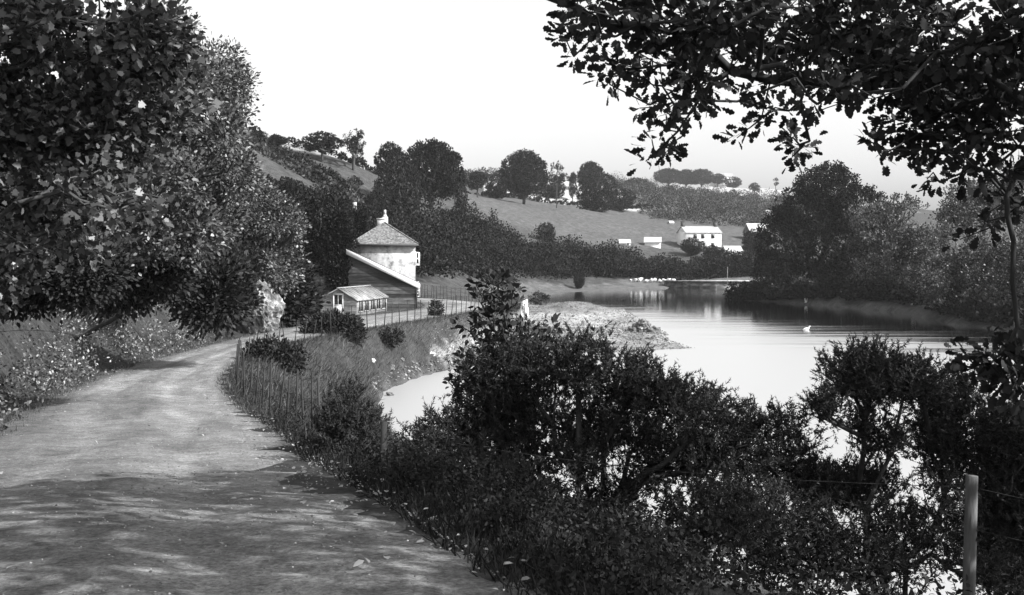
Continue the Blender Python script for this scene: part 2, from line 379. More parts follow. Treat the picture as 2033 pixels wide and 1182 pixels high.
# river
m, t, out = mat_new("river_water")
co = coords(t, 'Object', (.35, 1.0, 1)); n1 = noise_tex(t, 1.6, 3, .5, co, .3); n2 = noise_tex(t, .22, 2, .5, co)
bz = mix(t, n1, n2, .35)
bmp = bump(t, mix(t, bz, noise_tex(t, 2.6, 4, .6, coords(t, 'Object', (.5, 1.6, 1)), .4), .45), .16, .06)
pos = t.nodes.new("ShaderNodeSeparateXYZ"); t.links.new(coords(t), pos.inputs[0])
def mth(op, a, b):
    n_ = t.nodes.new("ShaderNodeMath"); n_.operation = op
    for k_, v_ in enumerate((a, b)):
        if isinstance(v_, (int, float)): n_.inputs[k_].default_value = v_
        else: t.links.new(v_, n_.inputs[k_])
    return n_.outputs[0]
# a light breeze ruffles the near water, the far reach lies calm under the hill
streak = noise_tex(t, 1.0, 5, .65, coords(t, 'Object', (.05, .55, 1)))
line_ = mth('ADD', mth('ADD', pos.outputs[1], mth('MULTIPLY', pos.outputs[0], 2.0)), mth('MULTIPLY', mth('SUBTRACT', streak, .5), 90.0))
mr = t.nodes.new("ShaderNodeMapRange"); mr.interpolation_type = 'SMOOTHSTEP'; mr.inputs[1].default_value = 112; mr.inputs[2].default_value = 166; mr.inputs[3].default_value = 1; mr.inputs[4].default_value = 0; t.links.new(line_, mr.inputs[0])
ruff = mr.outputs[0]
gl = t.nodes.new("ShaderNodeBsdfGlossy"); gl.inputs['Color'].default_value = g3(.96); t.links.new(bmp, gl.inputs['Normal'])
t.links.new(mth('ADD', mth('MULTIPLY', ruff, .38), .03), gl.inputs['Roughness'])
df = t.nodes.new("ShaderNodeBsdfDiffuse"); t.links.new(mix(t, g3(.05), g3(.36), ruff), df.inputs[0]); t.links.new(bmp, df.inputs['Normal'])  # pale diffuse on the ruffled water stands in for reflected sky
lw = t.nodes.new("ShaderNodeFresnel"); lw.inputs['IOR'].default_value = 2.4; t.links.new(bmp, lw.inputs['Normal'])
mxr = t.nodes.new("ShaderNodeMapRange"); mxr.inputs[1].default_value = 0; mxr.inputs[2].default_value = .6; mxr.inputs[3].default_value = .55; mxr.inputs[4].default_value = 1.0; t.links.new(lw.outputs[0], mxr.inputs[0])
fac = mth('MULTIPLY', mxr.outputs[0], mth('SUBTRACT', 1.0, mth('MULTIPLY', ruff, .5)))
ms = t.nodes.new("ShaderNodeMixShader"); t.links.new(fac, ms.inputs[0]); t.links.new(df.outputs[0], ms.inputs[1]); t.links.new(gl.outputs[0], ms.inputs[2]); t.links.new(ms.outputs[0], out.inputs[0])
g = Geo(); g.poly([(-14, -70, 0), (180, -70, 0), (180, 200, 0), (-14, 200, 0)])
# keep the water sheet to the river bed: it passes below ground everywhere else
tag(g.build("river", m), kind="structure")

# ------------------------------------------------------------------ plants
DIAMOND = [(0, 0, 0), (.45, .3, .06), (1, 0, -.05), (.45, -.3, .06)]
LEAF6 = [(0, 0, 0), (.3, .27, .07), (.7, .22, .04), (1, 0, -.1), (.7, -.22, .04), (.3, -.27, .07)]
OAK = [(0, 0, 0), (.16, .06, 0), (.25, .19, .02), (.36, .11, .02), (.5, .29, .03), (.6, .18, .02), (.76, .29, .02), (.86, .17, 0), (.97, .12, -.04)]
OAK = OAK + [(a, -b, c) for a, b, c in OAK[::-1][:-1]]
SYC = [(0, .03, 0), (.02, .38, .03), (.26, .30, .02), (.42, .56, 0), (.55, .30, .02), (.72, .28, .02), (1.0, 0, -.06)]
SYC = SYC + [(a, -b, c) for a, b, c in SYC[::-1][1:]]
NEEDLE = [(0, .13, 0), (1, 0, 0), (0, -.13, 0)]
TUFT = [(0, .22, 0), (.5, .42, .1), (1, .1, 0), (.8, -.2, .05), (.35, -.42, .05)]
BLADE = [(0, .035, 0), (.6, .025, .08), (1, 0, .28), (.6, -.025, .08), (0, -.035, 0)]

def blob_points(blobs, n, r, shell=.45):
    """points in ellipsoids; a blob is centre(3), radii(3), weight"""
    w = np.array([b[2] for b in blobs], float); w /= w.sum(); k = r.choice(len(blobs), n, p=w)
    C = np.array([b[0] for b in blobs])[k]; R = np.array([b[1] for b in blobs])[k]
    d = unit(r.normal(size=(n, 3))); rad = (shell**3 + (1 - shell**3)*r.random(n))**(1/3)
    return C + R*d*rad[:, None], d
def E(x, y, z, a, b, c): return (np.array((x, y, z), float), np.array((a, b, c), float), a*b*c + 3.0)
def pxblobs(l, Y, depth, jy=0.0, seed=1):
    r = rng_(seed); out = []
    for b in l:
        px, py, rx, ry = b[:4]; YY = (b[4] if len(b) > 4 else Y) + r.uniform(-jy, jy); k = YY/F
        dp = depth if depth > 0 else max(rx, ry)*k*-depth
        out.append((W(px, py, YY), np.array((rx*k, dp, ry*k)), (rx*ry + 250)*k*k))
    return out
def grow(seed_paths, targets, r, r_tip, expo=.5, seg=.4, jit=.12, bias=.3, sag=.0, rmax=None):
    """limbs that reach from the given paths to every target; returns segments A,B,ra,rb"""
    pos = []; par = []; ln = []
    for path in seed_paths:
        path = np.asarray(path, float); prev = -1
        if pos: prev = int(np.argmin(np.linalg.norm(np.array(pos) - path[0], axis=1)))
        for q in path:
            pos.append(q); par.append(prev); ln.append(0 if prev < 0 else ln[prev] + np.linalg.norm(q - pos[prev])); prev = len(pos) - 1
    base = pos[0].copy(); order = np.argsort(np.linalg.norm(targets - base, axis=1))
    P = np.array(pos); Ln = np.array(ln); par = list(par); cap = len(P) + 20000
    buf = np.zeros((cap, 3)); buf[:len(P)] = P; lb = np.zeros(cap); lb[:len(P)] = Ln; n = len(P); tips = []
    for ti in order:
        tt = targets[ti]; d = np.linalg.norm(buf[:n] - tt, axis=1); j = int(np.argmin(d + bias*lb[:n])); dist = d[j]
        k = max(1, int(dist/seg)); p0 = buf[j].copy(); prev = j
        bend = r.normal(0, jit, 3)*dist*.6
        for q in range(1, k+1):
            f = q/k; pt = p0 + (tt - p0)*f + bend*math.sin(f*math.pi) + (r.normal(0, jit, 3)*seg*.5 if q < k else 0); pt[2] -= sag*dist*math.sin(f*math.pi)
            if n >= cap: break
            buf[n] = pt; lb[n] = lb[prev] + np.linalg.norm(pt - buf[prev]); par.append(prev); prev = n; n += 1
        tips.append(prev)
    cnt = np.zeros(n)
    for tp in tips: cnt[tp] += 1
    for i in range(n-1, -1, -1):
        if par[i] >= 0: cnt[par[i]] += cnt[i]
    rad = r_tip*np.maximum(cnt, 1)**expo
    if rmax: rad = np.minimum(rad, rmax)
    i = np.array([q for q in range(n) if par[q] >= 0]); pr = np.array(par)[i]
    rb = rad[i]; ra = np.minimum(rad[pr], rb*1.35)
    return buf[pr], buf[i], ra, rb
def clusters(g, T, m, rc, size, shape, r, up=.3, out=None, droop=0.0):
    """m leaves round every twig end"""
    P = np.repeat(T, m, 0); d = unit(r.normal(size=P.shape)); d[:, 2] += up; d = unit(d)
    if out is not None: d = unit(d + .7*np.repeat(out, m, 0))
    d[:, 2] -= droop; d = unit(d)
    P = P + d*rc*r.random((len(P), 1)); N = unit(r.normal(size=P.shape) + np.array((.55, -.25, .8)))
    g.leaves(P, d, N, size*r.uniform(.6, 1.25, len(P)), shape)
def shoots(g, T, D, length, needles, nl, r):
    """spiny upright shoots: needles all round a short axis"""
    n = len(T); L = length*r.uniform(.6, 1.3, n)
    f = r.random((n, needles)); P = T[:, None] + D[:, None]*(L[:, None]*f)[..., None]
    side = unit(r.normal(size=(n, needles, 3))); dd = unit(side + D[:, None]*.9)
    Nn = r.normal(size=(n*needles, 3))
    g.leaves(P.reshape(-1, 3), dd.reshape(-1, 3), Nn, nl*r.uniform(.7, 1.3, n*needles)*(1.15 - .5*f.reshape(-1)), NEEDLE)

def plant(name, label, cat, blobs, base, nT, m, rc, leaf, shape, mat, seed, shell=.4, tip=.006, expo=.5, seg=.4, trunk=None, group=None, up=.3, bark='bark', jit=.12,
          spiny=None, droop=0.0, bias=.3, thin=None, stems=1, rmax=None, limbs=None, over=None):
    """a tree or shrub: Empty at its foot > trunk (with limbs), crown"""
    r = rng_(seed); T, d = blob_points(blobs, nT, r, shell)
    if thin:
        sc, th = thin; v = np.array([mnoise.noise(Vector(q*sc)) for q in T]); k = v > th; T, d = T[k], d[k]
    T2 = None
    if over: T2, d2 = blob_points(over[0], over[1], r, .1)
    base = np.array(base, float); root = empty(name, base, label, cat, group)
    top = np.mean([b[0] for b in blobs], axis=0)
    paths = []
    if trunk: paths = [np.asarray(p_, float) for p_ in trunk]
    else:
        for s_ in range(stems):
            b_ = base + (r.normal(0, .12, 3)*np.array((1, 1, 0)) if stems > 1 else 0) - np.array((0, 0, .15))
            e_ = b_ + (top - b_)*.55 + r.normal(0, .15, 3)*np.linalg.norm(top-b_)*(.6 if stems > 1 else .2)
            q = np.linspace(0, 1, 6)[:, None]; pth = b_ + (e_-b_)*q; pth[1:-1] += r.normal(0, .03, (4, 3))*np.linalg.norm(e_-b_)
            if s_ > 0: pth[0] = paths[0][0] + r.normal(0, .08, 3)
            paths.append(pth)
    if limbs: paths += [np.asarray(l_, float) for l_ in limbs]
    A, B, ra, rb = grow(paths, T if T2 is None else np.concatenate([T, T2]), r, tip, expo, seg, jit, bias, rmax=rmax)
    gt = Geo(); gt.segs(A, B, ra, rb, 5); gt.build("trunk", M[bark], root, base, True)
    gc = Geo()
    if spiny:
        ln, nd, nl, per = spiny
        TT = np.repeat(T, per, 0) + r.normal(0, rc, (len(T)*per, 3)); DD = unit(r.normal(size=TT.shape)*.65 + np.repeat(d, per, 0)*.5 + np.array((0, 0, .75)))
        shoots(gc, TT, DD, ln, nd, nl, r)
    else: clusters(gc, T, m, rc, leaf, shape, r, up, d, droop)
    if T2 is not None: clusters(gc, T2, 12, .5, .24, LEAF6, r, .2, d2)
    gc.build("crown", M[mat], root, base)
    return root
def foot(px, Y): x, y = XY(px, Y); return np.array((x, y, H(x, y)))

# --- the oak whose limbs hang over the water in the upper right corner
OAKB = [(1160,18,48,28),(1135,88,20,28),(1205,135,34,42),(1290,190,32,38),(1240,50,70,40),(1330,40,85,50),(1290,112,48,30),(1430,45,90,60),(1400,128,62,45),(1372,190,46,42),
 (1432,225,30,20),(1330,248,20,16),(1312,284,22,13),(1288,318,12,7),(1490,252,26,22),(1550,55,110,65),(1560,135,80,40),(1562,215,38,26),(1680,55,100,65),(1690,135,70,50),(1650,185,50,20),
 (1592,292,28,27),(1640,235,20,16),(1752,292,28,22),(1785,228,42,36),(1790,50,110,65),(1800,140,85,60),(1868,245,60,55),(1900,60,120,75),(1920,165,110,85),(1960,250,80,70),(2000,60,90,80),
 (2025,170,80,85),(1888,345,28,17),(1962,330,62,38),(2012,392,36,24),(1922,432,28,20),(1938,470,26,24),(1842,292,36,18)]
OAKB2 = [(1985,710,60,42),(2030,720,50,60),(1945,690,24,18),(2040,770,30,40),(2075,660,40,40)]
ob = pxblobs(OAKB, 8.0, .55, .9, 3) + pxblobs(OAKB2, 7.2, .4, .3, 4)
SHADE_MASSES = [E(3.6,6.3,11,1.5,1.2,.8), E(3.0,5.6,11.2,1.4,1.0,.7), E(7.5,4,11,3.4,3.5,2.2), E(8.5,8.5,9.5,2.8,2.4,2.2), E(6.5,0,12,4,4,2), E(11,5.5,9,3,4,2.6), E(2,1.5,13,3,3.5,1.2), E(13,2,10,3.5,4,3), E(-1.8,9.8,12.2,1.0,.8,1.6), E(-1.8,9.8,12.2,1.0,.8,1.6), E(-2.5,10.0,11.6,.9,.7,1.2), E(-2.5,10.0,11.6,.9,.7,1.2), E(-2.6,9.8,12.6,1.0,.8,1.4), E(-1.9,9.8,12.4,1.2,.9,2.0), E(-1.3,9.5,14,1.3,2,3), E(-3,7,15,1.5,2,2), E(10,-3,10.5,3.5,3,2.5)]  # unseen leaf masses added to the oak to shade road, bushes and left trees
tx, ty = 6.6, 6.2; tb = np.array((tx, ty, H(tx, ty)))
limb1 = [W(px, py, Y) for px, py, Y in ((2140,110,7.6),(1960,150,7.8),(1800,150,8),(1700,160,8.1),(1600,166,8.1),(1530,158,8.1),(1450,140,8.1),(1410,100,8.0),(1380,84,8),(1310,84,8),(1250,92,8))]
limb2 = [W(px, py, Y) for px, py, Y in ((1450,140,8.1),(1400,110,8.2),(1370,128,8.2),(1310,130,8.2),(1260,100,8.2))]
limb3 = [W(px, py, Y) for px, py, Y in ((1600,166,8.1),(1590,200,8.1),(1596,235,8.1),(1640,215,8.1),(1700,195,8.1))]
limb4 = [W(px, py, Y) for px, py, Y in ((2090,250,7.2),(2015,350,7.2),(1998,390,7.2),(2000,430,7.2),(2012,480,7.2),(2010,560,7.2),(2020,650,7.2),(2000,690,7.2))]
limb5 = [W(px, py, Y) for px, py, Y in ((1998,400,7.2),(1965,420,7.2),(1950,455,7.2))]
limb6 = [W(px, py, Y) for px, py, Y in ((1410,165,8.0),(1370,225,8.0),(1330,228,8.0),(1310,212,8))]
limb7 = [W(px, py, Y) for px, py, Y in ((1368,228,8.0),(1345,262,8.0),(1300,305,8.0))]
trunk_oak = [tb - (0, 0, .2), tb + (-.1, 0, 1.6), tb + (-.3, .1, 3.2), tb + (-.5, .2, 4.6), limb1[0] + (.6, -.3, .2), limb1[0]]
plant("oak_tree", "dark oak boughs with lobed leaves hanging over the river from a leaning trunk", "tree", ob, tb, 1150, 9, .115, .098, OAK, 'oak_leaf', 11, shell=.1, tip=.0042, expo=.36, seg=.25,
      trunk=[trunk_oak], limbs=[limb1, limb2, limb3, limb4, limb5, limb6, limb7], jit=.16, bias=.12, up=.1, droop=.15, thin=(2.6, -.2), rmax=.14, over=(SHADE_MASSES, 1600), bark='stake')

# --- foreground gorse and shrubs on the river bank
G1 = [(1010,760,75,60),(950,810,55,55),(1080,730,60,55),(1160,745,42,55),(1180,698,18,30),(1250,775,58,50),(1275,738,14,22),(1330,805,58,45),(1400,835,48,36),(1410,797,10,20),(1470,858,48,36),(1530,878,36,36),
 (1565,838,18,14),(1582,885,20,26),(1100,850,85,55),(1220,862,75,45),(1060,965,50,45),(1255,960,45,45),(1180,1020,90,35),(1150,925,26,36),(900,888,55,45),(862,872,24,22),(1340,900,78,50),(1460,935,70,48),(1550,945,36,44),(1000,900,75,60),(822,885,20,20)]
plant("gorse_bush", "broad dark gorse bush in front of the river, bare stems showing below its crown", "bush", pxblobs(G1, 11.5, .45, .5, 5), foot(1130, 11.2), 900, 0, .09, 0, None, 'gorse', 21, shell=.15, tip=.004, seg=.25,
      spiny=(.17, 34, .05, 7), stems=9, jit=.14, bias=.5, rmax=.03)
G1b = [(945,1000,95,65),(845,985,70,55),(1050,1060,85,50),(1400,1030,95,55),(1500,1050,70,50),(1180,1095,110,40),(1320,1110,110,45)]
plant("gorse_bush", "low dense dark thicket filling the bank at the foot of the broad gorse bush", "bush", pxblobs(G1b, 9.6, .5, .4, 6), foot(1130, 9.4), 430, 0, .11, 0, None, 'gorse', 22, shell=.1, tip=.004, seg=.3, spiny=(.17, 34, .05, 7), stems=5, rmax=.04)
G2 = [(1682,752,52,38),(1735,712,24,20),(1700,720,24,14),(1760,760,76,38),(1830,768,46,34),(1905,790,40,36),(1640,812,16,24),(1862,842,44,36),(1700,965,100,30),(1620,965,45,36),(1880,905,42,50),(1720,860,14,50),(1765,870,22,30)]
plant("gorse_bush", "gorse bush with a flat crown on bare forked stems at the right of the bank", "bush", pxblobs(G2, 11.5, .35, .4, 7), foot(1760, 11.2), 560, 0, .075, 0, None, 'gorse', 23, shell=.15, tip=.0045, seg=.22, spiny=(.15, 34, .045, 7), stems=7, jit=.15, bias=.5, rmax=.028)
G2b = [(1925,1130,40,30),(1970,1140,40,35),(1650,1075,75,45),(1800,1060,85,50),(1560,1010,40,40),(1730,1120,120,40),(1560,1130,100,40),(1880,1000,40,45)]
plant("bramble_bush", "low dark bramble tangle below the flat-crowned gorse bush", "bush", pxblobs(G2b, 10.2, .4, .4, 8), foot(1720, 10.0), 330, 0, .1, 0, None, 'gorse', 24, shell=.1, tip=.003, seg=.3, stems=5, rmax=.022, spiny=(.15, 30, .045, 6))
G3 = [(1985,880,62,60),(2035,860,50,50),(1990,985,62,70),(2050,1000,60,90),(1960,1090,50,60),(2030,1130,60,50)]
plant("gorse_bush", "dense dark gorse bush behind the pale fence post at the right edge", "bush", pxblobs(G3, 10.8, .45, .3, 9), foot(2010, 10.8), 560, 0, .1, 0, None, 'gorse', 25, shell=.2, tip=.004, seg=.3, spiny=(.15, 34, .045, 7), stems=4, rmax=.04)
G4 = [(680,818,26,34),(685,865,46,42),(724,865,22,40),(680,920,60,42),(632,930,28,32),(738,928,28,36)]
plant("gorse_bush", "pointed dark gorse bush rising behind the roadside stakes", "bush", pxblobs(G4, 14.2, .4, .2, 10), foot(695, 14.2), 300, 0, .09, 0, None, 'gorse', 26, shell=.2, tip=.004, seg=.3, spiny=(.2, 34, .055, 7), stems=4, rmax=.04)
SP = [(985,570,42,24),(958,598,22,22),(1012,600,28,22),(985,640,46,30),(930,652,16,16),(1085,650,26,11),(1000,690,66,36),(1062,690,34,22),(935,722,26,22),(918,756,20,16),(978,742,60,36),(1040,660,40,20),(1000,800,50,40)]
plant("young_oak", "slender young oak with clustered leaves standing above the gorse", "tree", pxblobs(SP, 12.2, .3, .2, 12), foot(995, 12.2), 260, 6, .1, .085, LEAF6, 'oak_leaf', 27, shell=.15, tip=.0035, seg=.22, rmax=.05, bias=.1)

# undergrowth along the shaded right verge
def undergrowth(name, label, pts, size, shape, mat, seed, hgt, per, spread):
    """leafy mounds of uneven height"""
    r = rng_(seed); pts = np.asarray(pts, float); k = len(pts); hh = hgt*r.uniform(.2, 1.0, k); ww = spread*r.uniform(.35, 1.2, k)
    d = unit(r.normal(size=(k, per, 3))); d[..., 2] = np.abs(d[..., 2]); rad = r.uniform(.55, 1.05, (k, per, 1))
    P = pts[:, None]*np.array((1, 1, 0)) + d*rad*np.stack([ww, ww, hh], 1)[:, None]; P = P.reshape(-1, 3); n = len(P)
    P[:, 2] += np.repeat(height(pts[:, 0], pts[:, 1]), per)
    dd = unit(r.normal(size=(n, 3)) + .6*d.reshape(-1, 3)); g = Geo(); g.leaves(P, dd, unit(r.normal(size=(n, 3)) + np.array((.45, -.2, .8))), size*r.uniform(.5, 1.3, n), shape)
    return tag(g.build(name, M[mat]), label, "undergrowth", kind="stuff")
r = rng_(40)
def along(edge, y0, y1, n, off0, off1, r):
    k = np.where((edge[:, 1] >= y0) & (edge[:, 1] <= y1))[0]; f = r.uniform(0, len(k)-1.001, n); i = f.astype(int); fr = (f - i)[:, None]
    P = edge[k[i]]*(1-fr) + edge[k[np.minimum(i+1, len(k)-1)]]*fr; P = P.copy(); P[:, 0] += r.uniform(off0, off1, n); return P
pts = np.concatenate([along(RR, 3, 30, 380, .25, 1.7, r), np.stack([r.uniform(-1, 6, 130), r.uniform(5, 12, 130), np.zeros(130)], 1)])
pts = pts[pts[:, 0] > np.interp(pts[:, 1], RR[:110, 1], RR[:110, 0]) + .25]
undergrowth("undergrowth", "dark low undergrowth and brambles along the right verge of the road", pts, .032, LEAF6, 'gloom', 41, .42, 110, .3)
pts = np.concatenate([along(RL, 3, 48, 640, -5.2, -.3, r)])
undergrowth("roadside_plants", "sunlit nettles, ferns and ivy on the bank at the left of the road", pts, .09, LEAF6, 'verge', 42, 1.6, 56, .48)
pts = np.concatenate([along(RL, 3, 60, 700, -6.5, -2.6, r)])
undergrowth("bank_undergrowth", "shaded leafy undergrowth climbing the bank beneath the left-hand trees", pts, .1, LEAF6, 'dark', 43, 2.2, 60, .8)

# grass: right bank, road edges
def blades(name, label, P, length, mat, seed, lean=(0, 0)):
    r = rng_(seed); n = len(P); P = P.copy(); P[:, 2] = height(P[:, 0], P[:, 1]) - .02
    d = unit(r.normal(0, .45, (n, 3)) + np.array((lean[0], lean[1], 1.0))); g = Geo()
    g.leaves(P, d, unit(r.normal(size=(n, 3))*np.array((1, 1, .2))), length*r.uniform(.5, 1.3, n), BLADE)
    return tag(g.build(name, M[mat]), label, "grass", kind="stuff")
Pq = along(RR, 14, 90, 30000, .2, 5.5, r)
Pq = Pq[~inside(Pq[:, 0], Pq[:, 1], SHORE)]
bb = blades("bank_grass", "coarse dry grass hanging down the river bank below the fence", Pq, .3, 'grass', 51, (.5, -.1))
Pv = np.concatenate([along(RL, 3, 90, 7000, -.5, .1, r), along(RR, 3, 90, 5000, -.05, .4, r)])
Pv = np.concatenate([Pv[Pv[:, 1] > 20], along(RL, 5, 30, 7000, -.6, .25, r)])
blades("shade_toned_grass", "dark grass on the right road edge under the bushes", along(RR, 3.5, 22, 8000, -.02, .7, r), .15, 'gloom', 53)  # darkened tone on this grass stands for shade
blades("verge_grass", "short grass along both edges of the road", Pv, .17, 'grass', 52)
# fallen leaves and grit on the road edges
n = 2600; side = r.random(n) < .75
Pl = np.where(side[:, None], along(RL, 4, 60, n, -.3, .75, r), along(RR, 4, 60, n, -.7, .2, r)); 
extra = RL[:160][r.integers(0, 160, 260)]; ex2 = RR[:160]; f = r.random(260)[:, None]; kk = r.integers(10, 150, 260); Pl = np.concatenate([Pl, RL[kk]*(1-f) + RR[kk]*f])
Pl[:, 2] = np.maximum(height(Pl[:, 0], Pl[:, 1]) + .07, 0) + .06*(np.arange(len(Pl)) >= n) + .012
g = Geo(); g.leaves(Pl, unit(r.normal(size=Pl.shape)*np.array((1, 1, .15))), unit(r.normal(0, .25, Pl.shape) + np.array((0, 0, 1))), .055*r.uniform(.4, 1.3, len(Pl)), LEAF6)
tag(g.build("fallen_leaves", M['litter']), "pale fallen leaves scattered on the road edge", "leaves", kind="stuff")

# --- trees on the left bank
L1 = [(90,70,90,60),(20,80,150,130),(190,50,120,80),(40,290,130,130),(210,250,120,80),(310,200,70,50),(100,430,110,80),(235,380,80,65),(300,70,60,70),(-60,500,110,120)]
def wb(l, *a): return pxblobs(l, *a)
plant("sycamore_tree", "nearest dark sycamore with large leaves overhanging the road at the left edge", "tree", wb(L1, 11.5, .9, .6, 30), (-9.2, 10.5, H(-9.2, 10.5)), 1500, 14, .24, .085, SYC, 'broad', 61, shell=.2, tip=.006, seg=.4, droop=.3, rmax=.22, thin=(1.0, -.14))
L2 = [(325,55,42,60),(345,150,55,70),(395,180,60,55),(390,265,80,65),(300,335,100,80),(415,345,70,65),(330,465,100,70),(290,240,70,60),(250,130,70,80)]
plant("elm_tree", "tall sunlit elm on the bank between the sycamore and the rounded hazel", "tree", wb(L2, 23, 1.3, 1.0, 31), (-16, 25, H(-16, 25)), 1500, 22, .38, .105, LEAF6, 'mid', 62, shell=.3, tip=.008, seg=.6, rmax=.3, thin=(.6, -.02))
L3 = [(455,165,42,48),(430,118,42,25),(468,222,28,30),(430,290,55,50),(455,355,55,50),(400,425,75,55),(380,190,50,60),(350,300,60,80)]
plant("hazel_tree", "light topped tree leaning over the road bend against the sky", "tree", wb(L3, 36, 1.6, 1.0, 32), (-17, 38, H(-17, 38)), 1500, 22, .46, .125, LEAF6, 'mid', 63, shell=.3, tip=.01, seg=.8, rmax=.3, thin=(.5, -.05))
L4 = [(520,425,58,55),(558,455,40,60),(495,505,65,45),(565,525,32,45),(470,440,50,50)]
plant("hazel_tree", "rounded hazel above the pale rock face at the road bend", "tree", wb(L4, 49, 1.8, 1.0, 33), (-13.6, 51, H(-13.6, 51)), 1400, 22, .5, .14, LEAF6, 'mid', 64, shell=.35, tip=.01, seg=.9, rmax=.2, thin=(.5, -.05))
for (bl, Y, bx, by, sd, lab) in (
  ([(130,540,110,55),(40,560,90,55)], 15, -10.5, 15.5, 65, "dark ivy bush low on the bank under the nearest sycamore"),
  ([(290,540,90,50),(230,570,70,35)], 23, -12.6, 24, 66, "dark hazel bush on the bank under the tall elm"),
  ([(405,560,70,45),(430,600,50,40)], 34, -14, 35, 67, "dark shrub beside the left flank of the pale rock face"),
  ([(578,600,28,38),(555,570,36,40)], 60, -13.3, 61, 68, "dark shrub between the pale rock face and the boarded shed")):
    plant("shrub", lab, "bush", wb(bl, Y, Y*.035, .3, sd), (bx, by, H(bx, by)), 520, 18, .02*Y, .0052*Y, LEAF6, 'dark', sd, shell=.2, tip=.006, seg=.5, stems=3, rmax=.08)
for (bl, Y, bx, by, sd, lab) in (
  ([(640,430,52,55),(600,470,45,60),(640,505,45,40)], 90, -17.5, 90, 70, "dark broad tree behind the boarded shed"),
  ([(676,485,17,38),(676,535,18,45),(674,445,10,18)], 85.5, -13.2, 86.2, 71, "dark narrow tree touching the left side of the white house"),
  ([(700,452,22,30),(694,490,20,30)], 105, -15.2, 105.5, 72, "dark slim tree standing before the cottage chimney")):
    plant("ash_tree", lab, "tree", wb(bl, Y, 2.5 if sd == 70 else .8, .8 if sd == 70 else .1, sd), (bx, by, H(bx, by)), 700, 26, .7, .2, TUFT, 'far', sd, shell=.3, tip=.02, seg=1.2, rmax=.25)
# roadside bushes by the fence
plant("shrub", "dark bush growing through the fence at the road bend", "bush", wb([(540,706,40,28),(505,706,20,18),(580,714,22,24),(545,738,52,28)], 38, .8, .2, 75), foot(545, 38), 420, 12, .25, .13, LEAF6, 'dark', 75, shell=.3, tip=.006, seg=.4, stems=4, rmax=.05)
plant("shrub", "large dark bush on the river side of the fence before the shed", "bush", wb([(660,655,44,30),(650,680,52,34),(704,658,14,24),(622,668,18,26)], 53, 1.1, .2, 76), foot(660, 53), 800, 12, .3, .16, LEAF6, 'dark', 76, shell=.3, tip=.007, seg=.5, stems=4, rmax=.06)
plant("shrub", "small rounded dark bush in the fence line below the house", "bush", wb([(866,615,14,17),(866,632,15,12)], 73, .5, .05, 77), foot(866, 73), 200, 12, .16, .12, LEAF6, 'dark', 77, shell=.3, tip=.005, seg=.3, stems=3, rmax=.04)
for i, (px, Y, s, lab) in enumerate(((760, 57, .6, "low scrub clump on the bank nearest the large dark bush"), (1015, 97, .9, "dark bush on the shore behind the young oak"), (1070, 104, .8, "dark bush at the shore end of the mound"))):
    f = foot(px + (0 if Y > 90 else 12), Y); plant("shrub", lab, "bush", [(f + (0, 0, s*.6), np.array((s*1.2, s, s*.7)), 1)], f, 160, 10, .2, .12, LEAF6, 'dark', 80+i, shell=.2, tip=.004, seg=.3, stems=3, rmax=.03)

# --- trees on the right bank across the water
R1 = [(1640,375,62,45),(1600,425,70,55),(1700,420,60,50),(1560,480,55,65),(1640,490,75,70),(1530,545,35,45),(1600,560,75,40),(1700,540,70,60),(1650,350,28,22)]
plant("elm_tree", "tallest dark rounded tree on the opposite bank, nearest the farm", "tree", pxblobs(R1, 140, 3.5, 1.0, 90), foot(1640, 142), 2600, 26, .7, .26, TUFT, 'far', 91, shell=.55, tip=.02, seg=1.5, rmax=.5)
R2 = [(1790,440,55,50),(1740,450,45,45),(1760,520,60,50),(1820,500,50,55),(1800,570,70,40),(1730,580,50,35)]
plant("willow_tree", "middle pale topped tree on the opposite bank beside the tallest one", "tree", pxblobs(R2, 128, 3.2, 1.0, 92), foot(1775, 130), 1500, 30, .7, .25, TUFT, 'willow', 93, shell=.45, tip=.02, seg=1.5, rmax=.4, thin=(.35, -.1))
R3 = [(1920,410,45,45),(1965,400,50,50),(2030,390,50,60),(1890,440,30,30)]
plant("poplar_tree", "pale feathery tree standing behind the lower willow on the opposite bank", "tree", pxblobs(R3, 118, 2.4, 1.0, 94), foot(1950, 119), 700, 30, .9, .22, TUFT, 'willow', 95, shell=.3, tip=.02, seg=1.5, rmax=.3)
R4 = [(1890,490,60,45),(1860,550,55,40),(1940,540,60,50),(2000,500,50,60),(1900,595,60,25),(2000,590,60,35),(2060,540,60,70)]
plant("willow_tree", "sunlit low willow leaning to the water on the opposite bank", "tree", pxblobs(R4, 103, 2.6, .8, 96), foot(1930, 105), 1700, 30, .6, .2, TUFT, 'willow', 97, shell=.45, tip=.02, seg=1.3, rmax=.35, thin=(.4, -.1))

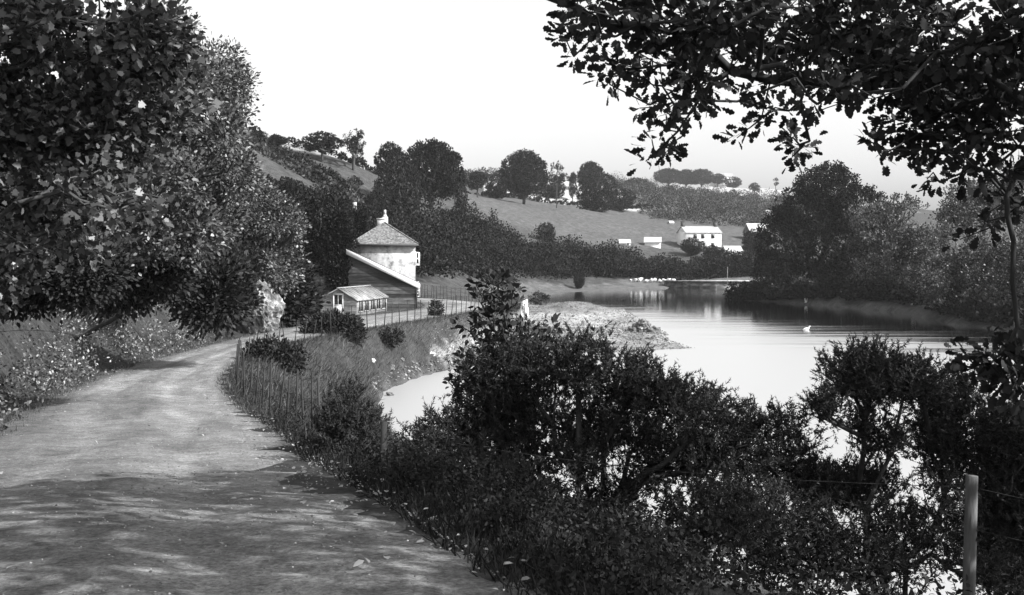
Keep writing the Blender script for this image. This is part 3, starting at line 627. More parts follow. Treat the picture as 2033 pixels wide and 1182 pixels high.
# --- distant trees: six kinds, copied
def make_kind(seed, blobs, nT, m, rc, leaf, mat, trunkh, thin=None, shell=.45, tip=.035, rmax=.35):
    r = rng_(seed); T, d = blob_points(blobs, nT, r, shell)
    if thin:
        v = np.array([mnoise.noise(Vector(q*thin[0])) for q in T]); k = v > thin[1]; T, d = T[k], d[k]
    base = np.zeros(3); top = np.array((0, 0, trunkh)); pth = [base, base + (.05, 0, trunkh*.5), top, top + (.1, .1, trunkh*.4)]
    A, B, ra, rb = grow([pth], T, r, tip, .5, 1.0, .14, .2, rmax=rmax)
    gt = Geo(); gt.segs(A, B, ra, rb, 4); gc = Geo(); clusters(gc, T, m, rc, leaf, TUFT, r, .3, d)
    return gt.mesh("trunk", M['bark'], None, True), gc.mesh("crown", M[mat])
KIND = {   # every kind is about 10 m wide and 10 m tall
 'dome': make_kind(201, [E(0,0,6,4.6,4.2,3.8), E(-2.2,.5,4.5,2.6,2.6,2.2), E(2.4,-.4,4.3,2.6,2.6,2.2), E(.4,0,8.2,2.6,2.6,1.6)], 800, 22, .6, .3, 'far', 3),
 'wide': make_kind(202, [E(-2.8,0,6.6,2.4,2.4,1.8), E(2.6,.3,6.4,2.6,2.4,1.8), E(0,0,8,3,2.6,1.8), E(-1,.5,5,2.2,2.2,1.3), E(3.6,0,4.6,1.4,1.4,1.0)], 520, 22, .5, .28, 'far', 3.4, (.35, -.2)),
 'open': make_kind(203, [E(-2.5,0,7,2.2,2.2,1.6), E(2.6,0,7.4,2.4,2.2,1.5), E(.4,0,8.8,2.6,2.2,1.1), E(3.8,.3,5,1.2,1.2,.9), E(-3.9,0,5,1,1,.9)], 200, 30, .6, .27, 'far', 2.6, (.4, -.05)),
 'round': make_kind(204, [E(0,0,5.2,4.8,4.8,4.6), E(1.8,0,3,3,3,2.6), E(-2,0,3.2,2.8,2.8,2.8)], 650, 22, .6, .3, 'far', 1.6),
 'tall': make_kind(205, [E(0,0,6,2.6,2.6,3.8), E(.8,.2,3.6,2.4,2.4,2), E(-.9,0,8,1.8,1.8,1.7)], 220, 30, .7, .28, 'far', 2.4),
 'stag': make_kind(206, [E(-1.6,0,8.6,1.0,1,.7), E(1.4,0,9,1.4,1.2,.7), E(.2,0,6.4,1.2,1,.8), E(2.2,0,6.6,.8,.8,.5)], 46, 8, .5, .5, 'far', 5, rmax=.6),
}
def far_tree(kind, px, Y, py_top, wpx, label, name="oak_tree", group=None, sink=.25, seed=0):
    x, y = XY(px, Y); z = H(x, y); h = max(1.5, CZ - (py_top - HY)/F*Y - z) ; wd_ = wpx/F*Y
    o = empty(name, (x, y, z - .04*h), label, "tree", group, rz=(px*1.7 + Y) % 6.28); o.scale = (wd_/9.6, wd_/9.6, h/9.9)
    for nm, me in zip(("trunk", "crown"), KIND[kind]):
        c = bpy.data.objects.new(nm, me); COL.objects.link(c); c.parent = o
    return o
for a in (
 ('round', 500, 165, 258, 62, "bushy tree on the skyline nearest the left-hand wood", "thorn_tree"),
 ('round', 548, 172, 268, 46, "small rounded tree alone on the skyline left of the wide oaks", "thorn_tree"),
 ('wide', 640, 172, 260, 92, "wide flat-topped oak on the ridge left of the open oak", "oak_tree"),
 ('open', 702, 174, 255, 86, "open oak on the ridge with bare limbs against the sky", "oak_tree"),
 ('wide', 775, 192, 280, 72, "spreading oak on the ridge behind the big dark domed tree", "oak_tree"),
 ('dome', 855, 186, 276, 128, "biggest dark domed tree on the hillside above the house", "elm_tree"),
 ('round', 790, 164, 305, 92, "dark tree standing in front of the biggest domed tree", "elm_tree"),
 ('round', 752, 152, 368, 50, "low dark tree on the slope below the spreading oak", "thorn_tree"),
 ('tall', 915, 205, 330, 44, "narrow tree on the right shoulder of the biggest domed tree", "ash_tree"),
 ('wide', 948, 262, 338, 52, "small spreading tree on the hedge at the head of the dark pasture", "thorn_tree"),
 ('round', 985, 285, 345, 44, "bushy hedge tree left of the lone big hedgerow tree", "thorn_tree"),
 ('dome', 1040, 285, 297, 98, "lone big round hedgerow tree above the dark pasture", "elm_tree"),
 ('stag', 1105, 282, 318, 46, "stag-headed bare tree with few leaf tufts beside the hedge", "dead_tree"),
 ('round', 1095, 330, 345, 54, "bushy tree behind the stag-headed bare tree", "thorn_tree"),
 ('tall', 1137, 330, 341, 28, "small upright tree on the skyline right of the stag-headed tree", "ash_tree"),
 ('dome', 1172, 350, 320, 52, "paler domed tree on the skyline behind the dark hedge tree", "elm_tree"),
 ('round', 1185, 300, 335, 82, "dark bushy tree at the lower end of the pale field", "elm_tree"),
 ('round', 1232, 322, 372, 60, "low bush tree at the right end of the pale field", "thorn_tree"),
 ('wide', 1262, 520, 352, 44, "small tree on the far skyline between the pale field and the hazy clump", "thorn_tree"),
 ('dome', 1327, 720, 334, 62, "leftmost and largest tree of the hazy hilltop clump", "beech_tree"),
 ('dome', 1362, 730, 336, 48, "second tree from the left in the hazy hilltop clump", "beech_tree"),
 ('dome', 1393, 725, 335, 52, "middle tree of the hazy hilltop clump", "beech_tree"),
 ('wide', 1425, 735, 344, 44, "tree of the hazy hilltop clump standing before the pale house", "beech_tree"),
 ('round', 1455, 715, 350, 34, "rightmost low tree of the hazy hilltop clump", "beech_tree"),
 ('stag', 1540, 640, 352, 26, "faint solitary tree on the far skyline right of the hazy clump", "ash_tree"),
 ('wide', 1498, 600, 362, 24, "small faint skyline tree right of the hazy clump", "thorn_tree"),
 ('round', 1500, 232, 452, 52, "dark tree below the white roofed barn beside the tall riverside tree", "elm_tree"),
 ('round', 1085, 222, 440, 36, "small dark tree at the edge of the lower wood under the pasture", "thorn_tree"),
 ('round', 1375, 232, 470, 46, "bushy tree hiding the lower left corner of the white farmhouse", "thorn_tree"),
 ('round', 1415, 228, 486, 40, "low bush in front of the right end of the white farmhouse", "thorn_tree"),
 ('tall', 940, 150, 500, 40, "dark upright tree on the far shore above the stake fence", "ash_tree"),
 ('round', 1150, 178, 540, 22, "small dark bush at the far waterside", "thorn_tree"),
): far_tree(*a[:5], a[5], a[6])

# hedges and scrub: bushes of leaf tufts massed over the ground
def bush_mass(name, label, cat, P, w, h, mat, seed, n, leaf, kind=None):
    """each P gets a leafy mound of n tufts"""
    r = rng_(seed); P = np.asarray(P, float); k = len(P); w = np.broadcast_to(w, (k,))*r.uniform(.6, 1.3, k); h = np.broadcast_to(h, (k,))*r.uniform(.55, 1.3, k)
    z = height(P[:, 0], P[:, 1]); d = unit(r.normal(size=(k, n, 3))); d[..., 2] = np.abs(d[..., 2]); rad = r.uniform(.6, 1.05, (k, n, 1))
    Q = np.stack([P[:, 0], P[:, 1], z], 1)[:, None] + d*rad*np.stack([w/2, w/2, h], 1)[:, None]
    Q = Q.reshape(-1, 3); dd = unit(d.reshape(-1, 3) + r.normal(0, .5, Q.shape)); g = Geo()
    g.leaves(Q, dd, unit(r.normal(size=Q.shape) + np.array((.3, -.15, .8))), leaf*r.uniform(.6, 1.4, len(Q)), TUFT)
    return tag(g.build(name, M[mat]), label, cat, kind=kind)
def hedge(label, line, step, w, h, mat='far', seed=1, n=240, leaf=.34):
    pts = [np.array(XY(px, Y)) for px, Y in line]; out = []; r = rng_(seed)
    for a, b in zip(pts[:-1], pts[1:]):
        k = max(2, int(np.linalg.norm(b-a)/step)); out += [a + (b-a)*(i/k) + r.normal(0, w*.12, 2) for i in range(k)]
    return bush_mass("hedgerow", label, "hedge", out, w, h, mat, seed, n, leaf)
hedge("hedgerow along the top edge of the dark pasture", [(868,302),(1000,314),(1160,320),(1295,336)], 1.8, 2.4, 1.3, seed=301)
hedge("hedgerow along the top of the pale sloping field", [(930,352),(1000,384),(1160,400),(1260,410)], 2.6, 4, 3, seed=302)
hedge("hedgerow below the pale strip on the far slope", [(1230,452),(1400,450),(1560,446)], 4, 5, 3, 'scrub', seed=303)
hedge("hedgerow above the pale strip on the far slope", [(1230,520),(1400,520),(1580,500)], 4, 5, 4, 'scrub', seed=304)
hedge("hedgerow descending the left hillside under the skyline oaks", [(480,152),(600,160),(680,158),(750,152)], 1.8, 3, 2, seed=305)
hedge("hedgerow on the ridge under the skyline oaks", [(480,176),(600,178),(680,180),(760,192)], 2, 2.6, 1.6, seed=306)
hedge("hedgerow on the far skyline running to the hazy clump", [(1180,430),(1260,540),(1300,640)], 5, 7, 5, seed=307)
hedge("low hedge crossing the grassy hillside above the white house", [(485,146),(560,143),(640,139),(745,134)], 1.6, 2.2, 1.0, seed=308)
hedge("broken line of scrub higher up the grassy hillside", [(490,163),(570,164),(660,166),(745,168)], 2.6, 2.4, 1.1, 'scrub', seed=309)
def scatter(poly, n, r, ymin=-1e9):
    poly = np.asarray(poly); lo, hi = poly.min(0), poly.max(0); out = np.zeros((0, 2))
    while len(out) < n:
        q = lo + (hi-lo)*r.random((n*3, 2)); q = q[inside(q[:, 0], q[:, 1], poly)]; out = np.concatenate([out, q])
    return out[:n]
r = rng_(77)
LOWER = wpoly([(830,116),(900,140),(1040,176),(1180,190),(1320,194),(1500,196),(1560,200),(1560,214),(1400,212),(1300,212),(1110,212),(980,208),(900,190),(850,168),(790,136),(740,121),(700,114)])
q = scatter(LOWER, 330, r); q = q[polydist(q[:, 0], q[:, 1], SHORE) > 4]
cpx = q[:, 0]/q[:, 1]*F + HX; vh = 1 + .55*np.sin(q[:, 0]*.35)*np.sin(q[:, 1]*.21 + q[:, 0]*.1)
bush_mass("woodland", "dark low wood covering the slope between the house and the farm", "wood", q, 6.0, np.interp(cpx, [650, 900, 1100, 1250, 1330, 1560], [5.5, 4.6, 4.2, 3.2, 2.8, 2.8])*vh, 'far', 310, 620, .3, "stuff")
LEFTW = wpoly([(470,114),(560,112),(700,114),(770,122),(770,142),(700,134),(620,127),(550,123),(470,121)])
bush_mass("hillside_scrub", "dark scrub on the hillside above the white house", "scrub", scatter(LEFTW, 110, r), 3.2, 1.2, 'far', 311, 420, .26, "stuff")
BANKW = np.array([(-20,30),(-16,55),(-18,75),(-19,92),(-30,96),(-44,90),(-40,30)])
bush_mass("bank_wood", "dark scrub wood covering the steep bank behind the left-hand trees", "wood", scatter(BANKW, 130, r), 5, 5.0, 'far', 312, 500, .28, "stuff")
UP = wpoly([(1240,335),(1320,300),(1500,296),(1600,300),(1600,450),(1250,440)])
bush_mass("gorse_scrub", "grey scrub scattered over the far slope above the farm", "scrub", scatter(UP, 260, r), 6, 3, 'scrub', 313, 200, .42, "stuff")
bush_mass("heath_tufts", "bracken tufts on the pale hillside below the skyline oaks", "bracken", scatter(wpoly([(480,140),(560,138),(740,132),(752,150),(640,158),(480,150)]), 160, r), 1.6, .8, 'scrub', 314, 30, .4, "stuff")
fl_ = np.array([(28.5,144),(33.6,139.6),(38.3,129.4),(42.2,116),(41.2,105),(40.4,98),(42.8,90.6),(52.5,76)]); fq = r.random(110)*6.99; fi = fq.astype(int); ff = (fq - fi)[:, None]
fringe = fl_[fi]*(1-ff) + fl_[np.minimum(fi+1, 7)]*ff + np.stack([r.uniform(.3, 2.2, 110), r.uniform(0, 1, 110)], 1)
RBW = np.r_[np.full(90, 5.0), np.full(110, 2.6)]; RBH = np.r_[np.full(90, 5.0), np.full(110, 1.9)]
RB = np.array([(35,146),(60,176),(90,170),(100,90),(60,84),(47,92),(45,112),(41,130),(34,141)])
bush_mass("waterside_scrub", "dark scrub under the trees of the opposite bank", "scrub", np.concatenate([scatter(RB, 90, r), fringe]), RBW, RBH, 'far', 315, 420, .28, "stuff")

# ------------------------------------------------------------------ fence of thin stakes along the river side of the road
fence = empty("stake_fence", (RR[60][0], RR[60][1], H(RR[60][0], RR[60][1])), "wire fence on thin leaning stakes along the river side of the road", "fence")
fo = np.array(fence.location); r = rng_(400)
line = [p for p in RR if 15 < p[1] < 97]
line = [p + np.array((.42, 0, 0)) for p in line]; line = np.array([tuple(q) for q in line])
cum = np.concatenate([[0], np.cumsum(np.linalg.norm(np.diff(line[:, :2], axis=0), axis=1))]); s_ = 0; stakes = []
while s_ < cum[-1] and len(stakes) < 95:
    x = np.interp(s_, cum, line[:, 0]); y = np.interp(s_, cum, line[:, 1]); stakes.append((x, y, H(x, y))); s_ += 1.15 if y < 30 else 1.4
tops = []
for i, (x, y, z) in enumerate(stakes):
    hh = r.uniform(.85, 1.08) if y < 50 else r.uniform(1.15, 1.4); tp = np.array((x + r.normal(.08, .07), y + r.normal(0, .05), z + hh)); tops.append(tp)
    rr = .02 if y < 50 else .028
    g = Geo(); g.cyl((x, y, z - .2), tp, rr*1.1, rr*.8, 6); g.build("stake", M['stake'], fence, fo)
tops = np.array(tops); bots = np.array(stakes)
for f in (.92, .6, .3):
    q = bots*(1-f) + tops*f; g = Geo(); g.segs(q[:-1], q[1:], .004, .004, 4); g.build("wire", M['wire'], fence, fo)
# post-and-wire fence at the lower right
pf = W(1925, 945, 9.6); pz = H(pf[0], pf[1])
fence2 = empty("post_fence", (pf[0], pf[1], pz), "wire fence on a pale weathered post in the right foreground", "fence"); fo2 = np.array(fence2.location)
posts = [(pf[0] - .03, pf[1], pf[2], .055, .05), (-1.35, 11.4, CZ - (838-HY)/F*11.4, .035, .02), (7.4, 8.2, 4.4, .055, .05)]
ends = []
for i, (x, y, zt, w_, ln) in enumerate(posts):
    z0 = min(H(x, y), zt - .7) - .3
    g = Geo(); g.segs([(x, y, z0)], [(x + ln, y, zt)], w_*1.05, w_*.95, 9)
    g.l.append(np.arange(9) + g.n - 9); g.t.append(np.array([9])); g.build("post", M['post'] if i != 1 else M['stake'], fence2, fo2); ends.append((np.array((x, y, zt - .9)), np.array((x + ln, y, zt - .1))))
for f in (1.0, .55, .1):
    a, b, c = [e[0]*(1-f) + e[1]*f for e in (ends[1], ends[0], ends[2])]; g = Geo()
    q = np.linspace(0, 1, 12)[:, None]; L_ = a + (b-a)*q; L_[:, 2] -= .12*np.sin(q[:, 0]*math.pi); R_ = b + (c-b)*q; g.tube(np.concatenate([L_, R_[1:]]), .0035, .0035, 4); g.build("wire", M['wire'], fence2, fo2)
# far fence beyond the bend
fl = np.array([(-13, 107.5), (-9.2, 107.0), (-6.5, 104), (-3.2, 99), (-1.5, 96.5)]); fl = catmull(fl, 8)
f3 = empty("stake_fence", (fl[0][0], fl[0][1], H(*fl[0])), "dark stake fence on the far side of the road bend by the house", "fence"); fo3 = np.array(f3.location)
b3 = np.array([(x, y, H(x, y)) for x, y in fl]); t3 = b3 + np.array((0, 0, 1.25)) + r.normal(0, .06, b3.shape)
for a, b in zip(b3, t3): g = Geo(); g.cyl(a - (0, 0, .2), b, .03, .025, 6); g.build("stake", M['stake'], f3, fo3)
for f in (.92, .6, .3): q = b3*(1-f) + t3*f; g = Geo(); g.segs(q[:-1], q[1:], .006, .006, 4); g.build("wire", M['wire'], f3, fo3)

# ------------------------------------------------------------------ the white house with its tarred lean-to
hx0, hx1, hy0, hy1 = -12.75, -7.75, 88.0, 97.0; gz = 2.1; ez = 7.1
house = empty("house", ((hx0+hx1)/2, hy0, gz), "limewashed two-storey house with hipped slate roof and black boarded lean-to", "house", rz=math.radians(5.7))
w2 = (hx1-hx0)/2; dp = hy1-hy0; eh = ez-gz
g = Geo(); g.box((0, dp/2, eh/2 - .1), (2*w2, dp, eh + .2)); g.build("wall", M['lime'], house)
def hip(g, w, y0, y1, ze, rise, run, th=.12):
    a, b, c_, d_ = (-w, y0, ze), (w, y0, ze), (w, y1, ze), (-w, y1, ze); p_, q_ = (0, y0+run, ze+rise), (0, y1-run, ze+rise)
    g.poly([a, b, p_]); g.poly([b, c_, q_, p_]); g.poly([c_, d_, q_]); g.poly([d_, a, p_, q_])
    lo = [(x, y, z - th) for x, y, z in (a, b, c_, d_)]
    for i in range(4): P4 = (a, b, c_, d_); g.poly([lo[i], lo[(i+1) % 4], P4[(i+1) % 4], P4[i]])
    g.poly(lo[::-1])
g = Geo(); hip(g, w2 + .22, -.22, dp + .22, eh + .13, 1.75, 2.6); roof = g.build("roof", M['slate'], house)
g = Geo(); g.segs([(-w2-.22, -.22, eh+.13), (w2+.22, -.22, eh+.13)], [(0, 2.38, eh+1.9), (0, 2.38, eh+1.9)], .07, .07, 6); g.build("hip_tile", M['slate'], roof)
ch = Geo(); ch.box((-.32, 2.9, eh + 1.7), (.62, .5, .9)); ch.box((-.32, 2.9, eh + 2.2), (.72, .6, .1)); ch.box((.02, 3.0, eh + 1.9), (.5, .5, .9)); chimney = ch.build("chimney", M['brick'], house)
g = Geo(); g.cyl((.02, 3.0, eh + 2.3), (.02, 3.0, eh + 2.55), .24, .12, 10); g.cyl((.02, 3.0, eh + 2.55), (.02, 3.0, eh+2.95), .11, .1, 10); g.build("chimney_pot", M['brick'], chimney)
g = Geo(); g.box((0, -.29, eh + .04), (2*w2 + .5, .13, .15)); g.build("gutter", M['sooty'], house)
for (yy, zz) in ((1.4, 3.9), (1.4, 1.35), (4.6, 3.9), (7.4, 3.9), (7.4, 1.35)):
    g = Geo()
    for (dy, dz, ly, lz) in ((-.45, 0, .08, 1.2), (.45, 0, .08, 1.2), (0, -.56, .82, .08), (0, .56, .82, .08)): g.box((w2 + .03, yy + dy, zz + dz), (.07, ly, lz))
    wn = g.build("window", M['white'], house)
    g = Geo(); g.box((w2 + .015, yy, zz), (.03, .82, 1.04)); g.build("pane", M['pane'], wn)
    g = Geo()   # casement standing open, square to the wall
    for (dx, dz, lx, lz) in ((.04, 0, .05, 1.05), (.30, 0, .05, 1.05), (.17, -.5, .21, .05), (.17, .5, .21, .05), (.17, 0, .21, .035)): g.box((w2 + .05 + dx, yy - .43, zz + dz), (lx, .04, lz))
    g.build("casement", M['white'], wn)
g = Geo(); g.box((w2 + .03, 4.6, 1.0), (.06, .9, 2.0)); g.build("door", M['board'], house)
# lean-to: overlapping tarred boards, mono-pitch falling to the road
ly0, ly1 = -3.0, -.02; lx0, lx1 = -w2 - .2, w2 + .02; zl, zr = eh - .45, 2.05
def ztop(x): return zl + (zr - zl)*(x - lx0)/(lx1 - lx0)
g = Geo(); bh = .27; z = -.1
while z < zl:
    xr = lx1 if z + bh < zr else lx0 + (z + bh - zl)/(zr - zl)*(lx1 - lx0)
    xr2 = lx1 if z < zr else lx0 + (z - zl)/(zr - zl)*(lx1 - lx0)
    if xr > lx0 + .1:
        g.poly([(lx0, ly0 - .035, z), (xr2, ly0 - .035, z), (max(xr, lx0), ly0 - .004, z + bh), (lx0, ly0 - .004, z + bh)])
        g.poly([(lx0, ly0 - .004, z), (xr2, ly0 - .004, z), (xr2, ly0 - .035, z), (lx0, ly0 - .035, z)])
    z += bh
g.prism([(lx0, -.15), (lx1, -.15), (lx1, zr), (lx0, zl)], ly0, ly1)
lean = g.build("lean_to", M['tar'], house)
def slab(g, p, q, y0, y1, th):
    (x0, z0), (x1, z1) = p, q; g.prism([(x0, z0), (x1, z1), (x1, z1 + th), (x0, z0 + th)], y0, y1)
g = Geo(); slab(g, (lx0 - .15, ztop(lx0 - .15) + .02), (lx1 + .3, ztop(lx1 + .3) + .02), ly0 - .25, ly1 - .01, .09); g.build("lean_to_roof", M['slate'], lean)
g = Geo(); slab(g, (lx0 - .15, ztop(lx0 - .15) - .3), (lx1 + .3, ztop(lx1 + .3) - .3), ly0 - .3, ly0 - .26, .4); g.build("bargeboard", M['white'], lean)
g = Geo(); g.box((lx1 + .05, ly0 - .05, zr/2 - .15), (.1, .1, zr + .1)); g.build("corner_board", M['tar'], lean)

# boarded shed with a glazed side, standing before the lean-to
sx0, sy0 = XY(672, 79.5); sz = min(H(sx0, sy0), 2.35); SR = -.28
shed = empty("potting_shed", (sx0, sy0, sz), "pale boarded shed with half-glazed door, streaked roof and windowed side before the lean-to", "shed", rz=SR)
hw, sdp, eav, rid = 1.45, 5.6, 1.05, 1.78
g = Geo(); z = 0; bh = .14
while z < rid - .02:
    def wd2(zz): return hw if zz <= eav else hw*(1 - (zz - eav)/(rid - eav))
    a, b = wd2(z), max(wd2(z + bh), .01)
    g.poly([(-a, -.025, z), (a, -.025, z), (b, -.004, z + bh), (-b, -.004, z + bh)]); g.poly([(-a, -.002, z), (a, -.002, z), (a, -.025, z), (-a, -.025, z)]); z += bh
g.prism([(-hw, -.3), (hw, -.3), (hw, eav), (0, rid), (-hw, eav)], 0, sdp); g.build("wall", M['plank'], shed)
g = Geo()
for s in (-1, 1): g.prism([(s*(hw + .15), eav - .08), (0, rid + .04), (0, rid + .1), (s*(hw + .15), eav - .02)], -.15, sdp + .05)
for s in (-1, 1):
    for i in range(13):
        yy = -.1 + i*(sdp + .1)/12; g.segs([(s*(hw + .15), yy, eav - .01)], [(0, yy, rid + .11)], .03, .03, 5)
sroof = g.build("roof", M['roofglass'], shed)
g = Geo(); g.box((0, (sdp - .1)/2, rid + .13), (.2, sdp + .2, .06)); g.build("ridge_board", M['board'], sroof)
g = Geo()
for dx in (-.36, .36): g.box((dx, -.05, .72), (.1, .07, 1.44))
g.box((0, -.05, 1.45), (.82, .07, .1)); g.box((0, -.045, .32), (.62, .05, .64)); g.box((0, -.045, 1.0), (.05, .06, .76)); g.box((0, -.047, .67), (.62, .065, .07))
door = g.build("door", M['white'], shed)
g = Geo(); g.box((0, -.035, 1.03), (.62, .02, .72)); g.build("pane", M['pane'], door)
for i in range(5):
    yy = .6 + i*1.08; g = Geo()
    for d_ in (-.42, .42): g.box((hw + .03, yy + d_, .56), (.06, .07, .8))
    for z_ in (.18, .94): g.box((hw + .03, yy, z_), (.06, .77, .07))
    g.box((hw + .025, yy, .56), (.05, .04, .69)); wn = g.build("window", M['board'], shed)
    g = Geo(); g.box((hw + .012, yy, .56), (.024, .77, .69)); g.build("pane", M['pane'], wn)

# cottage up the slope, only its chimney clear of the trees
cx, cy = XY(706, 112); cz = H(cx, cy)
cot = empty("cottage", (cx, cy, cz), "cottage hidden in trees left of the white house, only its pale chimney showing", "cottage")
ctz = CZ - (402 - HY)/F*112 - cz
g = Geo(); g.box((-1.2, 0, ctz/2 - 1.3), (3.0, 4, ctz - 2.6)); g.build("wall", M['lime'], cot)
g = Geo(); g.prism([(-2.8, ctz - 2.6), (.4, ctz - 2.6), (-1.2, ctz - 1.7)], -2.2, 2.2); g.build("roof", M['slate'], cot)
g = Geo(); g.box((0, -.6, ctz - .75), (.36, .36, 1.5)); g.build("chimney", M['lime'], cot)

# ------------------------------------------------------------------ farm across the river
def gable_house(name, label, cat, px, Y, z0, length, depth, eave, rise, rz, wallm, roofm, chimneys=(), windows=(), door=None):
    x, y = XY(px, Y); o = empty(name, (x, y, z0), label, cat, rz=rz); L = length/2; D = depth/2
    g = Geo(); g.box((0, 0, eave/2 - .6), (length, depth, eave + 1.2))
    for s in (-1, 1): g.poly([(s*L, -D, eave), (s*L, D, eave), (s*L, 0, eave + rise)])
    g.build("wall", M[wallm], o)
    g = Geo(); ov = .2
    for s in (-1, 1):
        a, b, c_, d_ = (-L-ov, s*(D+ov), eave - .1), (L+ov, s*(D+ov), eave - .1), (L+ov, 0, eave + rise + .08), (-L-ov, 0, eave + rise + .08)
        g.poly([a, b, c_, d_]); g.poly([(q[0], q[1], q[2] - .14) for q in (d_, c_, b, a)]); lo = [(q[0], q[1], q[2] - .14) for q in (a, b, c_, d_)]; hi_ = (a, b, c_, d_)
        for i in (0, 1, 3): g.poly([lo[i], lo[(i+1) % 4], hi_[(i+1) % 4], hi_[i]])
    rf = g.build("roof", M[roofm], o)
    for cxx in chimneys: g = Geo(); g.box((cxx, 0, eave + rise + .35), (.8, .6, 1.3)); g.box((cxx, 0, eave + rise + 1.05), (.95, .75, .12)); g.build("chimney", M['sooty'], rf)
    for (wx, wz) in windows:
        g = Geo(); g.box((wx, -D - .02, wz), (.95, .06, 1.05)); wn = g.build("window", M['white'], o)
        g = Geo(); g.box((wx, -D - .055, wz), (.78, .03, .88)); g.build("pane", M['pane'], wn)
    if door is not None: g = Geo(); g.box((door, -D - .03, 1.0), (1.0, .08, 2.0)); g.build("door", M['board'], o)
    return o
gable_house("farmhouse", "white farmhouse with pale slate roof and two dark chimneys across the river", "house", 1388, 245, 6.3, 8.4, 5, 3.9, 1.3, math.radians(14), 'render', 'pale_slate', (-3.9, 3.9), ((-2.0, 3.0), (-.2, 3.0), (2.2, 3.0), (2.2, 1.1)), .4)
gable_house("barn", "barn with a bright pale roof beside the tall riverside tree", "barn", 1503, 258, 8.3, 5.0, 4.5, 2.2, 1.9, math.radians(10), 'masonry', 'tin')
gable_house("outbuilding", "low outbuilding with a white roof right of the white farmhouse", "outbuilding", 1453, 228, 5.2, 3.4, 2.6, 1.0, .9, math.radians(10), 'render', 'tin')
gable_house("outbuilding", "left one of the low white-roofed sheds among bushes left of the farmhouse", "outbuilding", 1240, 236, 6.6, 2.2, 2, 1.3, .6, 0, 'render', 'tin')
gable_house("outbuilding", "wide low white-roofed shed among bushes left of the farmhouse", "outbuilding", 1296, 238, 7.0, 3.4, 2.6, 1.1, .9, math.radians(-8), 'render', 'tin')
gable_house("outbuilding", "tiny tall white hut in the pasture behind the farmhouse", "outbuilding", 1332, 285, 11.4, 1.0, 1.0, 1.9, .35, .3, 'render', 'tin')
gable_house("cottage", "small pale cottage high on the slope beside the top of the riverside tree", "cottage", 1530, 330, 15.5, 3, 3, 1.4, 1.0, .2, 'render', 'pale_slate', (.9,))
gable_house("house", "hazy pale house among the trees of the hilltop clump", "house", 1432, 745, 49.3, 15, 7, 5.0, 2.4, 0, 'render', 'pale_slate')

# quay, boat, stones
qa, qb = XY(1322, 187), XY(1510, 187)
quay = empty("quay_wall", (qa[0], qa[1], 0), "long stone quay wall with a pale coping at the far waterside", "wall")
g = Geo(); Lq = qb[0] - qa[0]
g.box((Lq/2, 1.2, .25), (Lq, 2.4, 1.7))
g.build("masonry", M['masonry'], quay)
g = Geo(); g.box((Lq/2, .95, 1.15), (Lq + .2, 2.4, .14)); g.build("coping", M['lime'], quay)
def stone_mesh(seed, mat, s=(1, 1, .7), rough=.35, sub=3):
    import bmesh
    bm = bmesh.new(); bmesh.ops.create_icosphere(bm, subdivisions=sub, radius=.5); off = Vector((seed*3.1, seed*1.7, 0))
    for v in bm.verts:
        n = mnoise.noise(v.co*2.2 + off)*rough + mnoise.noise(v.co*5.5 + off)*rough*.35; d = v.co.normalized()
        q = v.co + d*n; v.co = Vector((q.x*s[0], q.y*s[1], q.z*s[2]))
    me = bpy.data.meshes.new("stone"); bm.to_mesh(me); bm.free(); me.materials.append(M[mat]); return me
SM = [stone_mesh(i, 'darkstone', (1, r.uniform(.7, 1), r.uniform(.5, .8))) for i in range(6)]
LM = [stone_mesh(20 + i, 'rock', (1, r.uniform(.7, 1), r.uniform(.5, .8))) for i in range(4)]
WM = [stone_mesh(40 + i, 'whiterock', (1, .8, r.uniform(.5, .8))) for i in range(4)]
def stone(me, x, y, z, s, label, group=None, name="stone"):
    o = bpy.data.objects.new(name, me); COL.objects.link(o); o.location = (x, y, z); o.scale = (s, s, s); o.rotation_euler = (r.uniform(-.4, .4), r.uniform(-.4, .4), r.uniform(0, 6.28))
    return tag(o, label, "stone", group)
for i in range(80):
    a = r.uniform(0, 6.28); q = abs(r.normal(0, .5)); x = 10.6 + 1.5*q*math.cos(a); y = 89 + 2.0*q*math.sin(a)
    hh = max(0, 1.0 - q)*1.05; z = H(x, y) + hh*r.uniform(.5, 1)
    stone(SM[i % 6] if i % 4 else LM[i % 4], x, y, z, r.uniform(.3, .6), "rough stone heaped at the river end of the shingle mound", "stones heaped at the end of the mound")
for i in range(110):
    px = r.uniform(960, 1370); Y = r.uniform(77, 97); x, y = XY(px, Y)
    if inside(np.array([x]), np.array([y]), SHORE)[0]: continue
    stone((SM[i % 6] if i % 3 else LM[i % 4]), x, y, H(x, y) + .02, r.uniform(.15, .36), "stone strewn on the flat shingle spit", "stones strewn on the shingle spit")
for i in range(60):
    px = r.uniform(760, 960); Y = r.uniform(55, 76); x, y = XY(px, Y)
    if inside(np.array([x]), np.array([y]), SHORE)[0] or H(x, y) > 1.2: continue
    stone((LM[i % 4] if i % 3 else SM[i % 6]), x, y, H(x, y) + .02, r.uniform(.15, .4), "stone on the muddy shore under the grassy bank", "stones along the muddy shore")
stone(SM[0], *W(775, 785, 51.7)[:2], .06, .34, "dark rock standing alone in the shallow water off the bank", name="rock")
for i, px in enumerate((1252, 1262, 1271, 1283, 1293, 1301, 1310, 1318, 1328, 1338)):
    x, y = XY(px, 191); stone(WM[i % 4], x, y, max(H(x, y), .9) + .15 + .1*(i % 3), r.uniform(.6, 1.0), "whitewashed boulder in the row on top of the quay", "white boulders along the quay")
stone(WM[1], -6.8, 53.9, H(-6.8, 53.9) + .05, .24, "pale boulder low on the grassy bank near the large dark bush", name="boulder")
